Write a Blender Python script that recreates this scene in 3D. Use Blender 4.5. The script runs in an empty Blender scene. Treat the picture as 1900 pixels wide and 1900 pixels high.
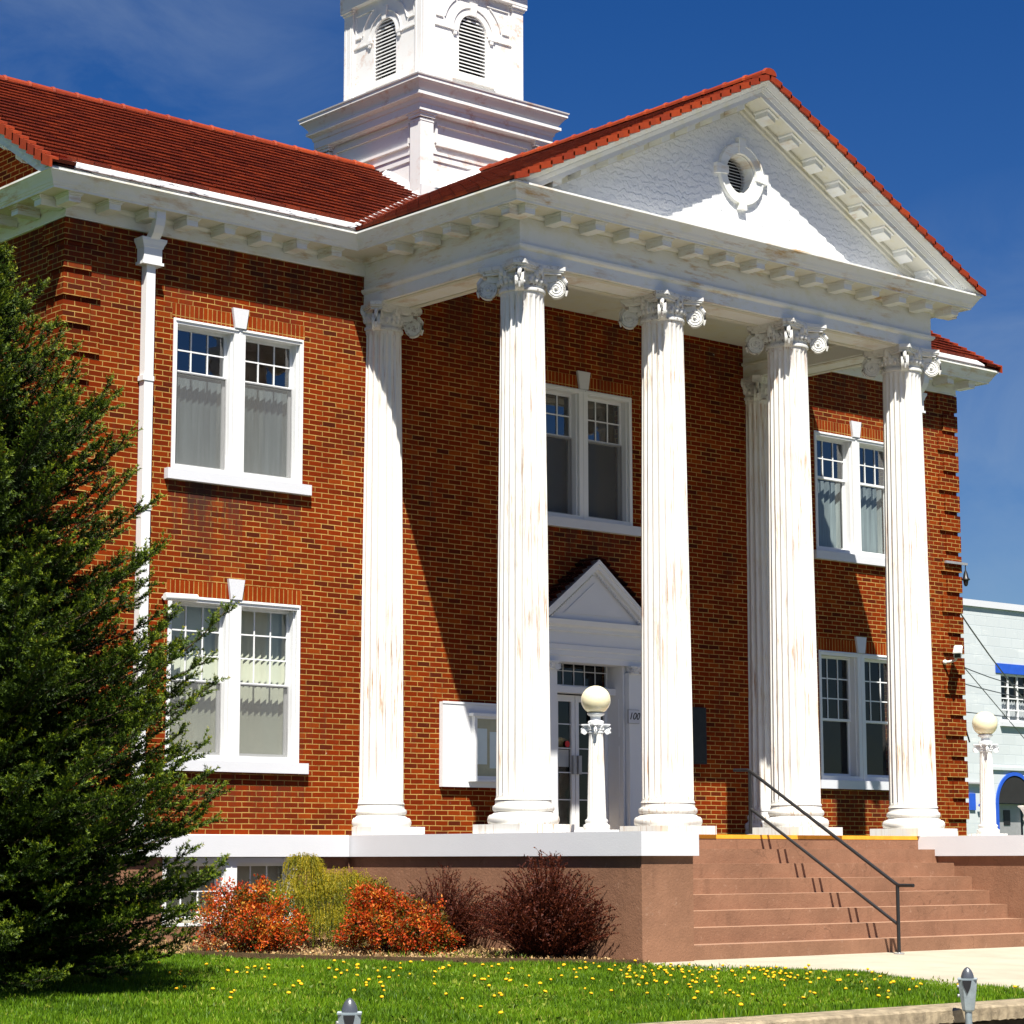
import bpy, bmesh, math, random
import numpy as np
from mathutils import Vector, Matrix
random.seed(7); rng = np.random.default_rng(11)
R = math.radians
scene = bpy.context.scene
COL = scene.collection

# ------------------------------------------------------------------ camera
def cam_setup():
    yaw, pitch, roll = R(-40.9971), R(8.49), R(-0.0981)
    fw = Vector((-math.sin(yaw)*math.cos(pitch), math.cos(yaw)*math.cos(pitch), math.sin(pitch)))
    r = fw.cross(Vector((0, 0, 1))).normalized(); u = r.cross(fw)
    r2 = r*math.cos(roll)+u*math.sin(roll); u2 = -r*math.sin(roll)+u*math.cos(roll)
    cd = bpy.data.cameras.new('camera'); co = bpy.data.objects.new('camera', cd); COL.objects.link(co)
    m = Matrix((r2, u2, -fw)).transposed().to_4x4(); m.translation = Vector((-18.6662, -21.2735, -0.3048))
    co.matrix_world = m
    cd.sensor_width = 36; cd.lens = 36*4315.0/1900; cd.clip_start = 0.5; cd.clip_end = 3000
    scene.camera = co
cam_setup()
# ------------------------------------------------------------------ world, sun, exposure
SUNV = Vector((0.368, 0.53, -1.0)).normalized()
W = bpy.data.worlds.new('World'); scene.world = W; W.use_nodes = True
def world_setup():
    nt = W.node_tree; nt.nodes.clear(); N = nt.nodes.new; L = nt.links.new
    sky = N('ShaderNodeTexSky'); sky.sky_type = 'NISHITA'; sky.sun_disc = False
    sky.sun_elevation = R(57.2); sky.sun_rotation = math.atan2(-SUNV.x, -SUNV.y)
    sky.altitude = 900; sky.air_density = 1.0; sky.dust_density = 0.8; sky.ozone_density = 3.0
    hs = N('ShaderNodeHueSaturation'); hs.inputs['Hue'].default_value = .516; hs.inputs['Saturation'].default_value = 1.40; hs.inputs['Value'].default_value = 0.80
    L(sky.outputs[0], hs.inputs['Color'])
    # thin cirrus wisps, laid out over the sky sphere
    tc = N('ShaderNodeTexCoord'); mp = N('ShaderNodeMapping'); mp.inputs['Rotation'].default_value = (0.3, 0.5, R(25)); mp.inputs['Scale'].default_value = (2.0, 7.0, 9.0)
    L(tc.outputs['Generated'], mp.inputs['Vector'])
    n1 = N('ShaderNodeTexNoise'); n1.inputs['Scale'].default_value = 2.2; n1.inputs['Detail'].default_value = 9; n1.inputs['Roughness'].default_value = .62; n1.inputs['Distortion'].default_value = .5
    L(mp.outputs[0], n1.inputs['Vector'])
    n2 = N('ShaderNodeTexNoise'); n2.inputs['Scale'].default_value = 3.1; n2.inputs['Detail'].default_value = 2
    L(tc.outputs['Generated'], n2.inputs['Vector'])
    r1 = N('ShaderNodeMapRange'); r1.inputs['From Min'].default_value = .30; r1.inputs['From Max'].default_value = .90; L(n1.outputs['Fac'], r1.inputs['Value'])
    # two cloud patches in given directions of the sky
    def patch(d, a, b):
        vm = N('ShaderNodeVectorMath'); vm.operation = 'DOT_PRODUCT'; vm.inputs[1].default_value = d.normalized(); L(tc.outputs['Generated'], vm.inputs[0])
        r = N('ShaderNodeMapRange'); r.inputs['From Min'].default_value = a; r.inputs['From Max'].default_value = b; L(vm.outputs['Value'], r.inputs['Value']); return r
    p1 = patch(Vector((.47, .80, .36)), math.cos(R(8.5)), math.cos(R(1)))
    p2 = patch(Vector((.80, .585, .185)), math.cos(R(6.0)), math.cos(R(.8)))
    ad = N('ShaderNodeMath'); ad.operation = 'ADD'; ad.use_clamp = True; L(p1.outputs[0], ad.inputs[0])
    p2s = N('ShaderNodeMath'); p2s.operation = 'MULTIPLY'; p2s.inputs[1].default_value = 1.0; L(p2.outputs[0], p2s.inputs[0]); L(p2s.outputs[0], ad.inputs[1])
    mu = N('ShaderNodeMath'); mu.operation = 'MULTIPLY'; L(r1.outputs[0], mu.inputs[0]); L(ad.outputs[0], mu.inputs[1])
    m2 = N('ShaderNodeMath'); m2.operation = 'MULTIPLY'; m2.inputs[1].default_value = .36; L(mu.outputs[0], m2.inputs[0])
    mix = N('ShaderNodeMixRGB'); mix.inputs['Color2'].default_value = (4.0, 5.0, 6.0, 1)
    L(m2.outputs[0], mix.inputs['Fac']); L(hs.outputs[0], mix.inputs['Color1'])
    bg = N('ShaderNodeBackground'); bg.inputs['Strength'].default_value = 0.050
    L(mix.outputs[0], bg.inputs['Color']); o = N('ShaderNodeOutputWorld'); L(bg.outputs[0], o.inputs['Surface'])
world_setup()
sd = bpy.data.lights.new('sun', 'SUN'); sd.energy = 5.0; sd.angle = R(0.53); sd.color = (1.0, 0.955, 0.87)
so = bpy.data.objects.new('sun', sd); COL.objects.link(so); so.location = (-20, -30, 50)
so.rotation_euler = SUNV.to_track_quat('-Z', 'Y').to_euler()
scene.view_settings.view_transform = 'Standard'; scene.view_settings.look = 'None'
scene.view_settings.gamma = 1.0; scene.view_settings.exposure = 1.0
scene.render.engine = 'CYCLES'

# ------------------------------------------------------------------ materials
def newmat(name):
    m = bpy.data.materials.new(name); m.use_nodes = True; nt = m.node_tree
    return m, nt, nt.nodes['Principled BSDF']
def rgba(c): return (c[0], c[1], c[2], 1)
def noise(nt, vec, scale, detail=4, rough=.55, vscale=None, dist=0):
    if vscale:
        mp = nt.nodes.new('ShaderNodeMapping'); mp.inputs['Scale'].default_value = vscale; nt.links.new(vec, mp.inputs['Vector']); vec = mp.outputs[0]
    n = nt.nodes.new('ShaderNodeTexNoise'); n.inputs['Scale'].default_value = scale; n.inputs['Detail'].default_value = detail
    n.inputs['Roughness'].default_value = rough; n.inputs['Distortion'].default_value = dist
    nt.links.new(vec, n.inputs['Vector']); return n.outputs['Fac']
def rangemap(nt, v, a, b, c=0., d=1.):
    r = nt.nodes.new('ShaderNodeMapRange'); r.inputs[1].default_value = a; r.inputs[2].default_value = b; r.inputs[3].default_value = c; r.inputs[4].default_value = d
    nt.links.new(v, r.inputs[0]); return r.outputs[0]
def mathn(nt, op, a, b):
    m = nt.nodes.new('ShaderNodeMath'); m.operation = op
    for i, x in enumerate((a, b)):
        if isinstance(x, (int, float)): m.inputs[i].default_value = x
        else: nt.links.new(x, m.inputs[i])
    return m.outputs[0]
def mixc(nt, f, a, b, mode='MIX'):
    m = nt.nodes.new('ShaderNodeMixRGB'); m.blend_type = mode
    for i, x in enumerate((f, a, b)):
        if isinstance(x, (int, float)): m.inputs[i].default_value = x
        elif isinstance(x, tuple): m.inputs[i].default_value = rgba(x)
        else: nt.links.new(x, m.inputs[i])
    return m.outputs[0]
def bump(nt, bs, h, strength=.3, dist=.01):
    b = nt.nodes.new('ShaderNodeBump'); b.inputs['Strength'].default_value = strength; b.inputs['Distance'].default_value = dist
    nt.links.new(h, b.inputs['Height']); nt.links.new(b.outputs[0], bs.inputs['Normal'])
def wpos(nt): return nt.nodes.new('ShaderNodeNewGeometry').outputs['Position']
def opos(nt): return nt.nodes.new('ShaderNodeTexCoord').outputs['Object']
def sepxyz(nt, v):
    s = nt.nodes.new('ShaderNodeSeparateXYZ'); nt.links.new(v, s.inputs[0]); return s.outputs
def plain(name, col, rough=.6, var=.12, scale=6, bmp=.15, metal=0, spec=.3, vs=None, dist=.004):
    m, nt, b = newmat(name); p = opos(nt)
    f = rangemap(nt, noise(nt, p, scale, 5, .6, vs), .3, .7)
    nt.links.new(mixc(nt, f, tuple(c*(1-var) for c in col), tuple(min(1, c*(1+var)) for c in col)), b.inputs['Base Color'])
    b.inputs['Roughness'].default_value = rough; b.inputs['Metallic'].default_value = metal; b.inputs['Specular IOR Level'].default_value = spec
    if bmp: bump(nt, b, noise(nt, p, scale*12, 4), bmp, dist)
    return m
def paint(name, base=(.80, .80, .78), stain=(.42, .20, .08), amt=.5, lo=.58, hi=.75, vscale=(11, 11, 1.1), mild=(.55, .52, .30), mamt=.0, crack=.15, world=True, grime=(.5, .5, .5)):
    """white paint with vertical rust streaks, mildew and light grime"""
    m, nt, b = newmat(name); p = wpos(nt) if world else opos(nt)
    c = mixc(nt, rangemap(nt, noise(nt, p, 1.7, 5, .6), .35, .75, 0, .25), base, tuple(base[i]*(.7+.3*grime[i]) for i in range(3)))
    if mamt: c = mixc(nt, rangemap(nt, noise(nt, p, 3.3, 7, .68, (1, 1, 1.6)), .50, .72, 0, mamt), c, mild)
    if amt:
        s1 = rangemap(nt, noise(nt, p, 1.0, 6, .72, vscale), lo, hi); s2 = rangemap(nt, noise(nt, p, .9, 3, .6), .40, .60)
        c = mixc(nt, mathn(nt, 'MULTIPLY', mathn(nt, 'MULTIPLY', s1, s2), amt), c, stain)
    nt.links.new(c, b.inputs['Base Color']); b.inputs['Roughness'].default_value = .55; b.inputs['Specular IOR Level'].default_value = .3
    bump(nt, b, noise(nt, p, 60, 4), crack, .003); return m

M = {}
M['white'] = paint('white_paint', amt=.12, mamt=.06)
M['trim'] = paint('trim_paint', base=(.74, .75, .72), amt=.85, lo=.52, hi=.66, vscale=(1.6, 1.6, 9), stain=(.45, .26, .07), mamt=.42, mild=(.62, .58, .30))
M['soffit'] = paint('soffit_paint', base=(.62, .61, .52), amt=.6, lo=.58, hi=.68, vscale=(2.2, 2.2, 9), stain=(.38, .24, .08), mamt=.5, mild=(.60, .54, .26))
M['column'] = paint('column_paint', base=(.72, .71, .67), amt=.95, lo=.52, hi=.64, vscale=(34, 34, 1.5), stain=(.36, .19, .085), mamt=.22, mild=(.72, .62, .36))
M['capital'] = paint('capital_paint', base=(.66, .66, .63), amt=.9, lo=.54, hi=.62, vscale=(16, 16, 16), stain=(.16, .12, .10), mamt=.35, mild=(.38, .38, .30), crack=.6)
M['tower'] = paint('tower_paint', base=(.76, .75, .73), amt=.8, lo=.54, hi=.70, vscale=(4, 4, 5), stain=(.50, .26, .15), mamt=.30, mild=(.75, .68, .60))
M['ledge'] = paint('ledge_paint', base=(.62, .63, .66), amt=.25, lo=.60, hi=.8, vscale=(7, 7, 2), stain=(.5, .5, .52), mamt=.0, crack=.5)
M['vinyl'] = paint('window_paint', base=(.74, .75, .75), amt=.0, mamt=.0, crack=.05)

def brick(name, soldier=False, seed=0.):
    m, nt, b = newmat(name); N = nt.nodes.new; L = nt.links.new
    g = N('ShaderNodeNewGeometry'); P = sepxyz(nt, g.outputs['Position']); Nn = sepxyz(nt, g.outputs['Normal'])
    ax = mathn(nt, 'GREATER_THAN', mathn(nt, 'ABSOLUTE', Nn[0], 0), .5)
    u = mathn(nt, 'ADD', mathn(nt, 'MULTIPLY', P[0], mathn(nt, 'SUBTRACT', 1., ax)), mathn(nt, 'MULTIPLY', P[1], ax))
    w = noise(nt, g.outputs['Position'], 2.5, 2); wz = mathn(nt, 'MULTIPLY', mathn(nt, 'SUBTRACT', w, .5), .012)
    v = mathn(nt, 'ADD', P[2], wz); u2 = mathn(nt, 'ADD', u, mathn(nt, 'MULTIPLY', noise(nt, g.outputs['Position'], 9, 2), .02))
    cb = N('ShaderNodeCombineXYZ')
    L(u2 if not soldier else mathn(nt, 'ADD', v, -.012+seed), cb.inputs[0]); L(v if not soldier else u, cb.inputs[1])
    bt = N('ShaderNodeTexBrick'); L(cb.outputs[0], bt.inputs['Vector'])
    bt.inputs['Color1'].default_value = (0, 0, 0, 1); bt.inputs['Color2'].default_value = (1, 1, 1, 1); bt.inputs['Mortar'].default_value = (.5, .5, .5, 1)
    bt.inputs['Scale'].default_value = 1; bt.inputs['Mortar Size'].default_value = .0062; bt.inputs['Mortar Smooth'].default_value = .25
    bt.inputs['Bias'].default_value = 0; bt.inputs['Brick Width'].default_value = .2133 if not soldier else .8; bt.inputs['Row Height'].default_value = .0677
    bt.offset = .5 if not soldier else 0.
    cr = N('ShaderNodeValToRGB'); L(bt.outputs['Color'], cr.inputs[0]); e = cr.color_ramp.elements
    cols = [(0, (.070, .012, .005)), (.10, (.150, .019, .003)), (.45, (.198, .0215, .0022)), (.85, (.245, .029, .0024)), (1, (.31, .056, .006))]
    if soldier: cols = [(0, (.23, .026, .003)), (.5, (.29, .038, .003)), (1, (.33, .054, .006))]
    e[0].position, e[0].color = cols[0][0], rgba(cols[0][1]); e[1].position, e[1].color = cols[-1][0], rgba(cols[-1][1])
    for p_, c_ in cols[1:-1]:
        q = e.new(p_); q.color = rgba(c_)
    c = cr.outputs[0]
    pn = noise(nt, g.outputs['Position'], 45, 5, .7)
    c = mixc(nt, rangemap(nt, pn, .3, .75, 0, .35), c, (.11, .018, .006))
    mort = mixc(nt, rangemap(nt, noise(nt, g.outputs['Position'], 5, 5, .7), .40, .70), (.54, .34, .10), (.27, .14, .04))
    c = mixc(nt, bt.outputs['Fac'], c, mort)
    big = rangemap(nt, noise(nt, g.outputs['Position'], .55, 5, .65), .35, .65, 0, .55)
    c = mixc(nt, big, c, mixc(nt, 1., c, (.50, .46, .50), 'MULTIPLY'))
    # dark water runs below the sills, and streaky darkening down from the wall top
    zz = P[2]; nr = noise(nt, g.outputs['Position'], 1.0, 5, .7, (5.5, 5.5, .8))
    def dark_streaks(z_top, ln, x0_, x1_, amt):
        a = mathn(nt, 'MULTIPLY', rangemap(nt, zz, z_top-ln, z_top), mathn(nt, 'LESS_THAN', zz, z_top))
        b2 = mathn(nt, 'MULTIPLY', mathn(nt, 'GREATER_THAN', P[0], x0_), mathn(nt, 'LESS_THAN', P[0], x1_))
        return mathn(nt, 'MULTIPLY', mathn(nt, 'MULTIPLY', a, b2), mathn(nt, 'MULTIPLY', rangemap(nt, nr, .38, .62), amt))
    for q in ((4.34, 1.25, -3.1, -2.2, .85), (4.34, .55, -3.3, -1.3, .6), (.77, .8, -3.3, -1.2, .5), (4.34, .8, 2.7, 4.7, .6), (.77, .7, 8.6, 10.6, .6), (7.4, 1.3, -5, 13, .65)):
        c = mixc(nt, dark_streaks(*q), c, (.035, .024, .020))
    # weather stains
    st = rangemap(nt, noise(nt, g.outputs['Position'], 1.0, 6, .7, (3.2, 3.2, .55)), .56, .74, 0, .5)
    c = mixc(nt, st, c, (.06, .030, .022))
    sp = rangemap(nt, noise(nt, g.outputs['Position'], 16, 3, .5), .76, .80, 0, .5)
    c = mixc(nt, sp, c, (.6, .55, .5))
    L(c, b.inputs['Base Color']); b.inputs['Roughness'].default_value = .9; b.inputs['Specular IOR Level'].default_value = .04
    h = mathn(nt, 'ADD', mathn(nt, 'MULTIPLY', bt.outputs['Fac'], -1.), mathn(nt, 'MULTIPLY', pn, .35))
    bump(nt, b, h, .7, .008); return m
M['brick'] = brick('red_brick'); M['soldier'] = brick('soldier_brick', True)

def tile_mat(name, c0, c1, c2):
    m, nt, b = newmat(name); at = nt.nodes.new('ShaderNodeAttribute'); at.attribute_name = 'rnd'
    c = mixc(nt, at.outputs['Fac'], c0, c1); p = opos(nt)
    c = mixc(nt, rangemap(nt, noise(nt, p, 14, 5, .7), .45, .75, 0, .6), c, c2)
    c = mixc(nt, rangemap(nt, noise(nt, p, 33, 3, .6), .70, .76, 0, .5), c, (.45, .25, .14))
    nt.links.new(c, b.inputs['Base Color']); b.inputs['Roughness'].default_value = .62; b.inputs['Specular IOR Level'].default_value = .3
    bump(nt, b, noise(nt, p, 60, 4), .3, .004); return m
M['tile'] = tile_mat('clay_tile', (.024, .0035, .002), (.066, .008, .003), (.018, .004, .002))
M['tile_lit_lip'] = tile_mat('clay_tile_lit_lip', (.17, .018, .003), (.31, .040, .006), (.05, .006, .002))  # brighter copy of the clay, standing for tile edges that catch the sun
M['tile_ridge'] = tile_mat('clay_ridge', (.21, .022, .003), (.31, .040, .004), (.12, .012, .003))
def worn(name, col, lo=.55):
    m, nt, b = newmat(name); p = wpos(nt)
    c = mixc(nt, rangemap(nt, noise(nt, p, 1.1, 6, .65), .32, .68), tuple(x*.80 for x in col), tuple(x*1.15 for x in col))
    c = mixc(nt, rangemap(nt, noise(nt, p, 1, 6, .7, (6, 6, 1.2)), .55, .75, 0, .45), c, tuple(x*.45 for x in col))
    c = mixc(nt, rangemap(nt, noise(nt, p, 9, 6, .75), .60, .68, 0, .35), c, (.42, .27, .19))
    c = mixc(nt, rangemap(nt, noise(nt, p, 38, 3, .6), .70, .76, 0, .6), c, (.06, .035, .025))
    v = nt.nodes.new('ShaderNodeTexVoronoi'); v.feature = 'DISTANCE_TO_EDGE'; v.inputs['Scale'].default_value = 1.1
    mp = nt.nodes.new('ShaderNodeVectorMath'); mp.operation = 'ADD'; n3 = nt.nodes.new('ShaderNodeTexNoise'); n3.inputs['Scale'].default_value = 4; n3.inputs['Detail'].default_value = 5; nt.links.new(p, n3.inputs['Vector'])
    sc = nt.nodes.new('ShaderNodeVectorMath'); sc.operation = 'SCALE'; sc.inputs['Scale'].default_value = .5; nt.links.new(n3.outputs['Color'], sc.inputs[0]); nt.links.new(p, mp.inputs[0]); nt.links.new(sc.outputs[0], mp.inputs[1]); nt.links.new(mp.outputs[0], v.inputs['Vector'])
    crk = mathn(nt, 'MULTIPLY', rangemap(nt, v.outputs['Distance'], .010, .0, 0, 1.), rangemap(nt, noise(nt, p, .8, 2), .50, .60, 0, .5))
    c = mixc(nt, crk, c, tuple(x*.35 for x in col)); nt.links.new(c, b.inputs['Base Color']); b.inputs['Roughness'].default_value = .85; b.inputs['Specular IOR Level'].default_value = .2
    bump(nt, b, mathn(nt, 'ADD', noise(nt, p, 35, 5, .7), mathn(nt, 'MULTIPLY', noise(nt, p, 5, 4), 1.5)), .5, .012); return m
M['brown'] = worn('brown_stucco', (.240, .122, .072))
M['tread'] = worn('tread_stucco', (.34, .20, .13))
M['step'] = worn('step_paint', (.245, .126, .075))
M['porch'] = plain('porch_floor_dark', (.12, .11, .10), .7, .15, 3, .3)  # floor out of view, kept dark to cut light bounced onto the wall
M['yellow'] = plain('yellow_paint', (.78, .36, .03), .6, .14, 9, .2)
M['concrete'] = plain('concrete', (.40, .36, .275), .85, .12, 1.6, .35)
M['curb'] = plain('curb_concrete', (.36, .29, .19), .9, .45, 9, 1.0, dist=.02)
M['dark_face'] = plain('dark_wall_face', (.030, .022, .014), .95, .5, 8, 1.0, dist=.03)  # near-black colour for the wall face below the cap
M['asphalt'] = plain('asphalt', (.05, .05, .05), .9, .2, 20, .5)
M['soil'] = plain('soil', (.09, .055, .025), .95, .3, 14, .8, dist=.02)
M['earth'] = plain('grass_ground', (.045, .085, .012), .95, .35, 5, .6, dist=.02)
M['black'] = plain('black_metal', (.012, .012, .013), .4, .1, 9, .05, spec=.5)
M['grey_metal'] = plain('grey_metal', (.36, .36, .36), .4, .08, 9, .05, metal=.3, spec=.5)
M['meter'] = plain('meter_paint', (.26, .31, .33), .42, .18, 14, .2, metal=.35, spec=.5)
M['meter_dark'] = plain('meter_dark', (.15, .16, .17), .25, .1, 14, .1, metal=.6, spec=.6)
M['plastic'] = plain('white_plastic', (.75, .75, .72), .4, .04, 5, 0)
M['dark'] = plain('dark_interior', (.02, .02, .02), .9, .1, 5, 0)
M['blind'] = plain('cream_blind', (.62, .60, .47), .8, .06, 4, 0)
M['curtain'] = plain('grey_curtain', (.21, .235, .235), .9, .38, 2, 0, vs=(7, 7, .35))  # vertical bands in the colour paint in the shading of the folds
M['paper'] = plain('paper', (.75, .76, .78), .7, .04, 5, 0)
M['cork'] = plain('cork', (.45, .36, .22), .8, .10, 8, .1)
M['red'] = plain('red_sticker', (.6, .03, .03), .5, .05, 5, 0)
M['bronze'] = plain('bronze', (.018, .018, .018), .45, .3, 16, .5, metal=.3, spec=.4)
M['grille'] = plain('louver_paint', (.80, .80, .78), .5, .05, 5, 0)
M['shadow_gap'] = plain('louver_shade_backing', (.015, .015, .015), .9, .1, 5, 0)  # near-black sheet, painting in the shade between the louver slats
M['blue'] = plain('blue_paint', (.02, .09, .50), .6, .12, 6, .2)
M['bark'] = plain('bark', (.07, .045, .028), .9, .3, 10, .8, dist=.01)
M['steel'] = plain('flashing', (.74, .74, .74), .5, .12, 5, .3)
def flash_mat():
    m, nt, b = newmat('flashing_paint'); p = wpos(nt)
    n = rangemap(nt, noise(nt, p, 1, 6, .75, (5.5, 5.5, 16)), .53, .58); n2 = rangemap(nt, noise(nt, p, 1.9, 2), .48, .54)
    nt.links.new(mixc(nt, mathn(nt, 'MULTIPLY', n, n2), (.66, .66, .66), (.10, .11, .13)), b.inputs['Base Color']); b.inputs['Roughness'].default_value = .5
    bump(nt, b, noise(nt, p, 8, 3), .3, .01); return m
M['flash'] = flash_mat()
def stucco_scale():
    m, nt, b = newmat('fish_scale_stucco'); p = wpos(nt); s = sepxyz(nt, p)
    # rows of shell-shaped trowel marks
    N = nt.nodes.new
    v = mathn(nt, 'ADD', mathn(nt, 'MULTIPLY', s[2], 10.), mathn(nt, 'MULTIPLY', noise(nt, p, 6.5, 4), 2.2)); row = mathn(nt, 'FLOOR', v, 0)
    w = noise(nt, p, 3.2, 3); u = mathn(nt, 'ADD', mathn(nt, 'MULTIPLY', s[0], 7.), mathn(nt, 'ADD', mathn(nt, 'MULTIPLY', row, .5), mathn(nt, 'MULTIPLY', w, 3.4)))
    fu = mathn(nt, 'SUBTRACT', mathn(nt, 'FRACT', u, 0), .5); fv = mathn(nt, 'FRACT', mathn(nt, 'ADD', v, mathn(nt, 'MULTIPLY', w, .6)), 0)
    r = mathn(nt, 'SQRT', mathn(nt, 'ADD', mathn(nt, 'MULTIPLY', fu, fu), mathn(nt, 'MULTIPLY', mathn(nt, 'MULTIPLY', fv, fv), .55)), 0)
    h = mathn(nt, 'ADD', mathn(nt, 'MULTIPLY', rangemap(nt, r, .45, .60), -1.), mathn(nt, 'MULTIPLY', noise(nt, p, 22, 5, .7), 1.6))
    nt.links.new(mixc(nt, rangemap(nt, noise(nt, p, 12, 4), .4, .8, 0, .3), (.76, .77, .76), (.55, .57, .58)), b.inputs['Base Color'])
    b.inputs['Roughness'].default_value = .7; bump(nt, b, h, .6, .016); return m
M['scale'] = stucco_scale()
def block_paint():
    m, nt, b = newmat('painted_block'); p = wpos(nt); s = sepxyz(nt, p); cb = nt.nodes.new('ShaderNodeCombineXYZ')
    nt.links.new(mathn(nt, 'ADD', s[0], s[1]), cb.inputs[0]); nt.links.new(s[2], cb.inputs[1])
    bt = nt.nodes.new('ShaderNodeTexBrick'); nt.links.new(cb.outputs[0], bt.inputs['Vector']); bt.inputs['Scale'].default_value = 1
    bt.inputs['Brick Width'].default_value = .42; bt.inputs['Row Height'].default_value = .21; bt.inputs['Mortar Size'].default_value = .008
    bt.inputs['Color1'].default_value = (.52, .56, .57, 1); bt.inputs['Color2'].default_value = (.57, .61, .62, 1); bt.inputs['Mortar'].default_value = (.50, .55, .57, 1)
    nt.links.new(mixc(nt, rangemap(nt, noise(nt, p, 1.1, 6, .7, (1, 1, 6)), .58, .66, 0, .5), bt.outputs['Color'], (.74, .76, .74)), b.inputs['Base Color']); b.inputs['Roughness'].default_value = .6
    bump(nt, b, mathn(nt, 'MULTIPLY', bt.outputs['Fac'], -1.), .4, .01); return m
M['block'] = block_paint()
def glass(name, refl=.2, tint=(.9, .95, .95)):
    m = bpy.data.materials.new(name); m.use_nodes = True; nt = m.node_tree; nt.nodes.clear(); N = nt.nodes.new
    t = N('ShaderNodeBsdfTransparent'); t.inputs[0].default_value = rgba(tint); g = N('ShaderNodeBsdfGlossy'); g.inputs['Roughness'].default_value = .02
    p = opos(nt); b = N('ShaderNodeBump'); b.inputs['Strength'].default_value = .12; b.inputs['Distance'].default_value = .02; nt.links.new(noise(nt, p, 2.5, 1), b.inputs['Height']); nt.links.new(b.outputs[0], g.inputs['Normal'])
    fr = N('ShaderNodeLayerWeight'); a = mathn(nt, 'ADD', mathn(nt, 'MULTIPLY', mathn(nt, 'POWER', fr.outputs['Facing'], 4.), .8), refl)
    mx = N('ShaderNodeMixShader'); nt.links.new(a, mx.inputs[0]); nt.links.new(t.outputs[0], mx.inputs[1]); nt.links.new(g.outputs[0], mx.inputs[2])
    o = N('ShaderNodeOutputMaterial'); nt.links.new(mx.outputs[0], o.inputs[0]); return m
M['glass'] = glass('window_glass', .10); M['glass_hi'] = glass('upper_window_glass', .22, (.8, .85, .9)); M['glass_lo'] = glass('door_glass', .05, (.7, .72, .72))
def screen():
    m = bpy.data.materials.new('insect_screen'); m.use_nodes = True; nt = m.node_tree; nt.nodes.clear(); N = nt.nodes.new
    t = N('ShaderNodeBsdfTransparent'); d = N('ShaderNodeBsdfDiffuse'); d.inputs[0].default_value = (.16, .16, .155, 1)
    mx = N('ShaderNodeMixShader'); mx.inputs[0].default_value = .5; nt.links.new(t.outputs[0], mx.inputs[1]); nt.links.new(d.outputs[0], mx.inputs[2])
    o = N('ShaderNodeOutputMaterial'); nt.links.new(mx.outputs[0], o.inputs[0]); return m
M['screen'] = screen()
def globe_mat():
    m, nt, b = newmat('opal_globe'); b.inputs['Base Color'].default_value = (.80, .72, .48, 1); b.inputs['Roughness'].default_value = .25
    b.inputs['Subsurface Weight'].default_value = .25; b.inputs['Subsurface Radius'].default_value = (.1, .08, .05); b.inputs['Specular IOR Level'].default_value = .6; return m
M['globe'] = globe_mat()
def leafmat(name, stops, rough=.55, trans=.25):
    m = bpy.data.materials.new(name); m.use_nodes = True; nt = m.node_tree; b = nt.nodes['Principled BSDF']
    at = nt.nodes.new('ShaderNodeAttribute'); at.attribute_name = 'rnd'; cr = nt.nodes.new('ShaderNodeValToRGB'); e = cr.color_ramp.elements
    e[0].position, e[0].color = stops[0][0], rgba(stops[0][1]); e[1].position, e[1].color = stops[-1][0], rgba(stops[-1][1])
    for p_, c_ in stops[1:-1]:
        q = e.new(p_); q.color = rgba(c_)
    nt.links.new(at.outputs['Fac'], cr.inputs[0]); nt.links.new(cr.outputs[0], b.inputs['Base Color']); b.inputs['Roughness'].default_value = rough; b.inputs['Specular IOR Level'].default_value = .25
    tr = nt.nodes.new('ShaderNodeBsdfTranslucent'); nt.links.new(cr.outputs[0], tr.inputs[0]); mx = nt.nodes.new('ShaderNodeMixShader'); mx.inputs[0].default_value = trans
    nt.links.new(b.outputs[0], mx.inputs[1]); nt.links.new(tr.outputs[0], mx.inputs[2]); nt.links.new(mx.outputs[0], nt.nodes['Material Output'].inputs[0]); return m
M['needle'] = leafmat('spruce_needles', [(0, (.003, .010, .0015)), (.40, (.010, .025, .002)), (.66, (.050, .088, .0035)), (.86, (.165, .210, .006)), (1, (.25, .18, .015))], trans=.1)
M['grass'] = leafmat('grass_blades', [(0, (.040, .095, .003)), (.5, (.115, .225, .004)), (.9, (.20, .33, .008)), (1, (.38, .38, .07))], trans=.3)
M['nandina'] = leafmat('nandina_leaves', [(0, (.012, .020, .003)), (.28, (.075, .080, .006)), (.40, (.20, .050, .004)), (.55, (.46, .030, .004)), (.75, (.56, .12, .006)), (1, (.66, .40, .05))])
M['thread'] = leafmat('cypress_foliage', [(0, (.030, .055, .006)), (.35, (.085, .10, .006)), (.7, (.29, .25, .008)), (1, (.50, .36, .02))])
M['green_shrub'] = leafmat('green_foliage', [(0, (.02, .05, .008)), (1, (.08, .14, .015))])
M['barberry'] = leafmat('barberry_leaves', [(0, (.045, .010, .006)), (.6, (.13, .026, .010)), (1, (.26, .075, .02))])
M['chips'] = leafmat('wood_chips', [(0, (.12, .07, .03)), (.5, (.34, .20, .08)), (1, (.55, .38, .18))], trans=0)
M['weed'] = leafmat('weeds', [(0, (.06, .11, .008)), (1, (.26, .31, .03))])
M['petal'] = plain('dandelion_petals', (.80, .42, .004), .7, .1, 30, 0)
M['stem'] = plain('green_stem', (.09, .14, .03), .7, .1, 30, 0)

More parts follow.
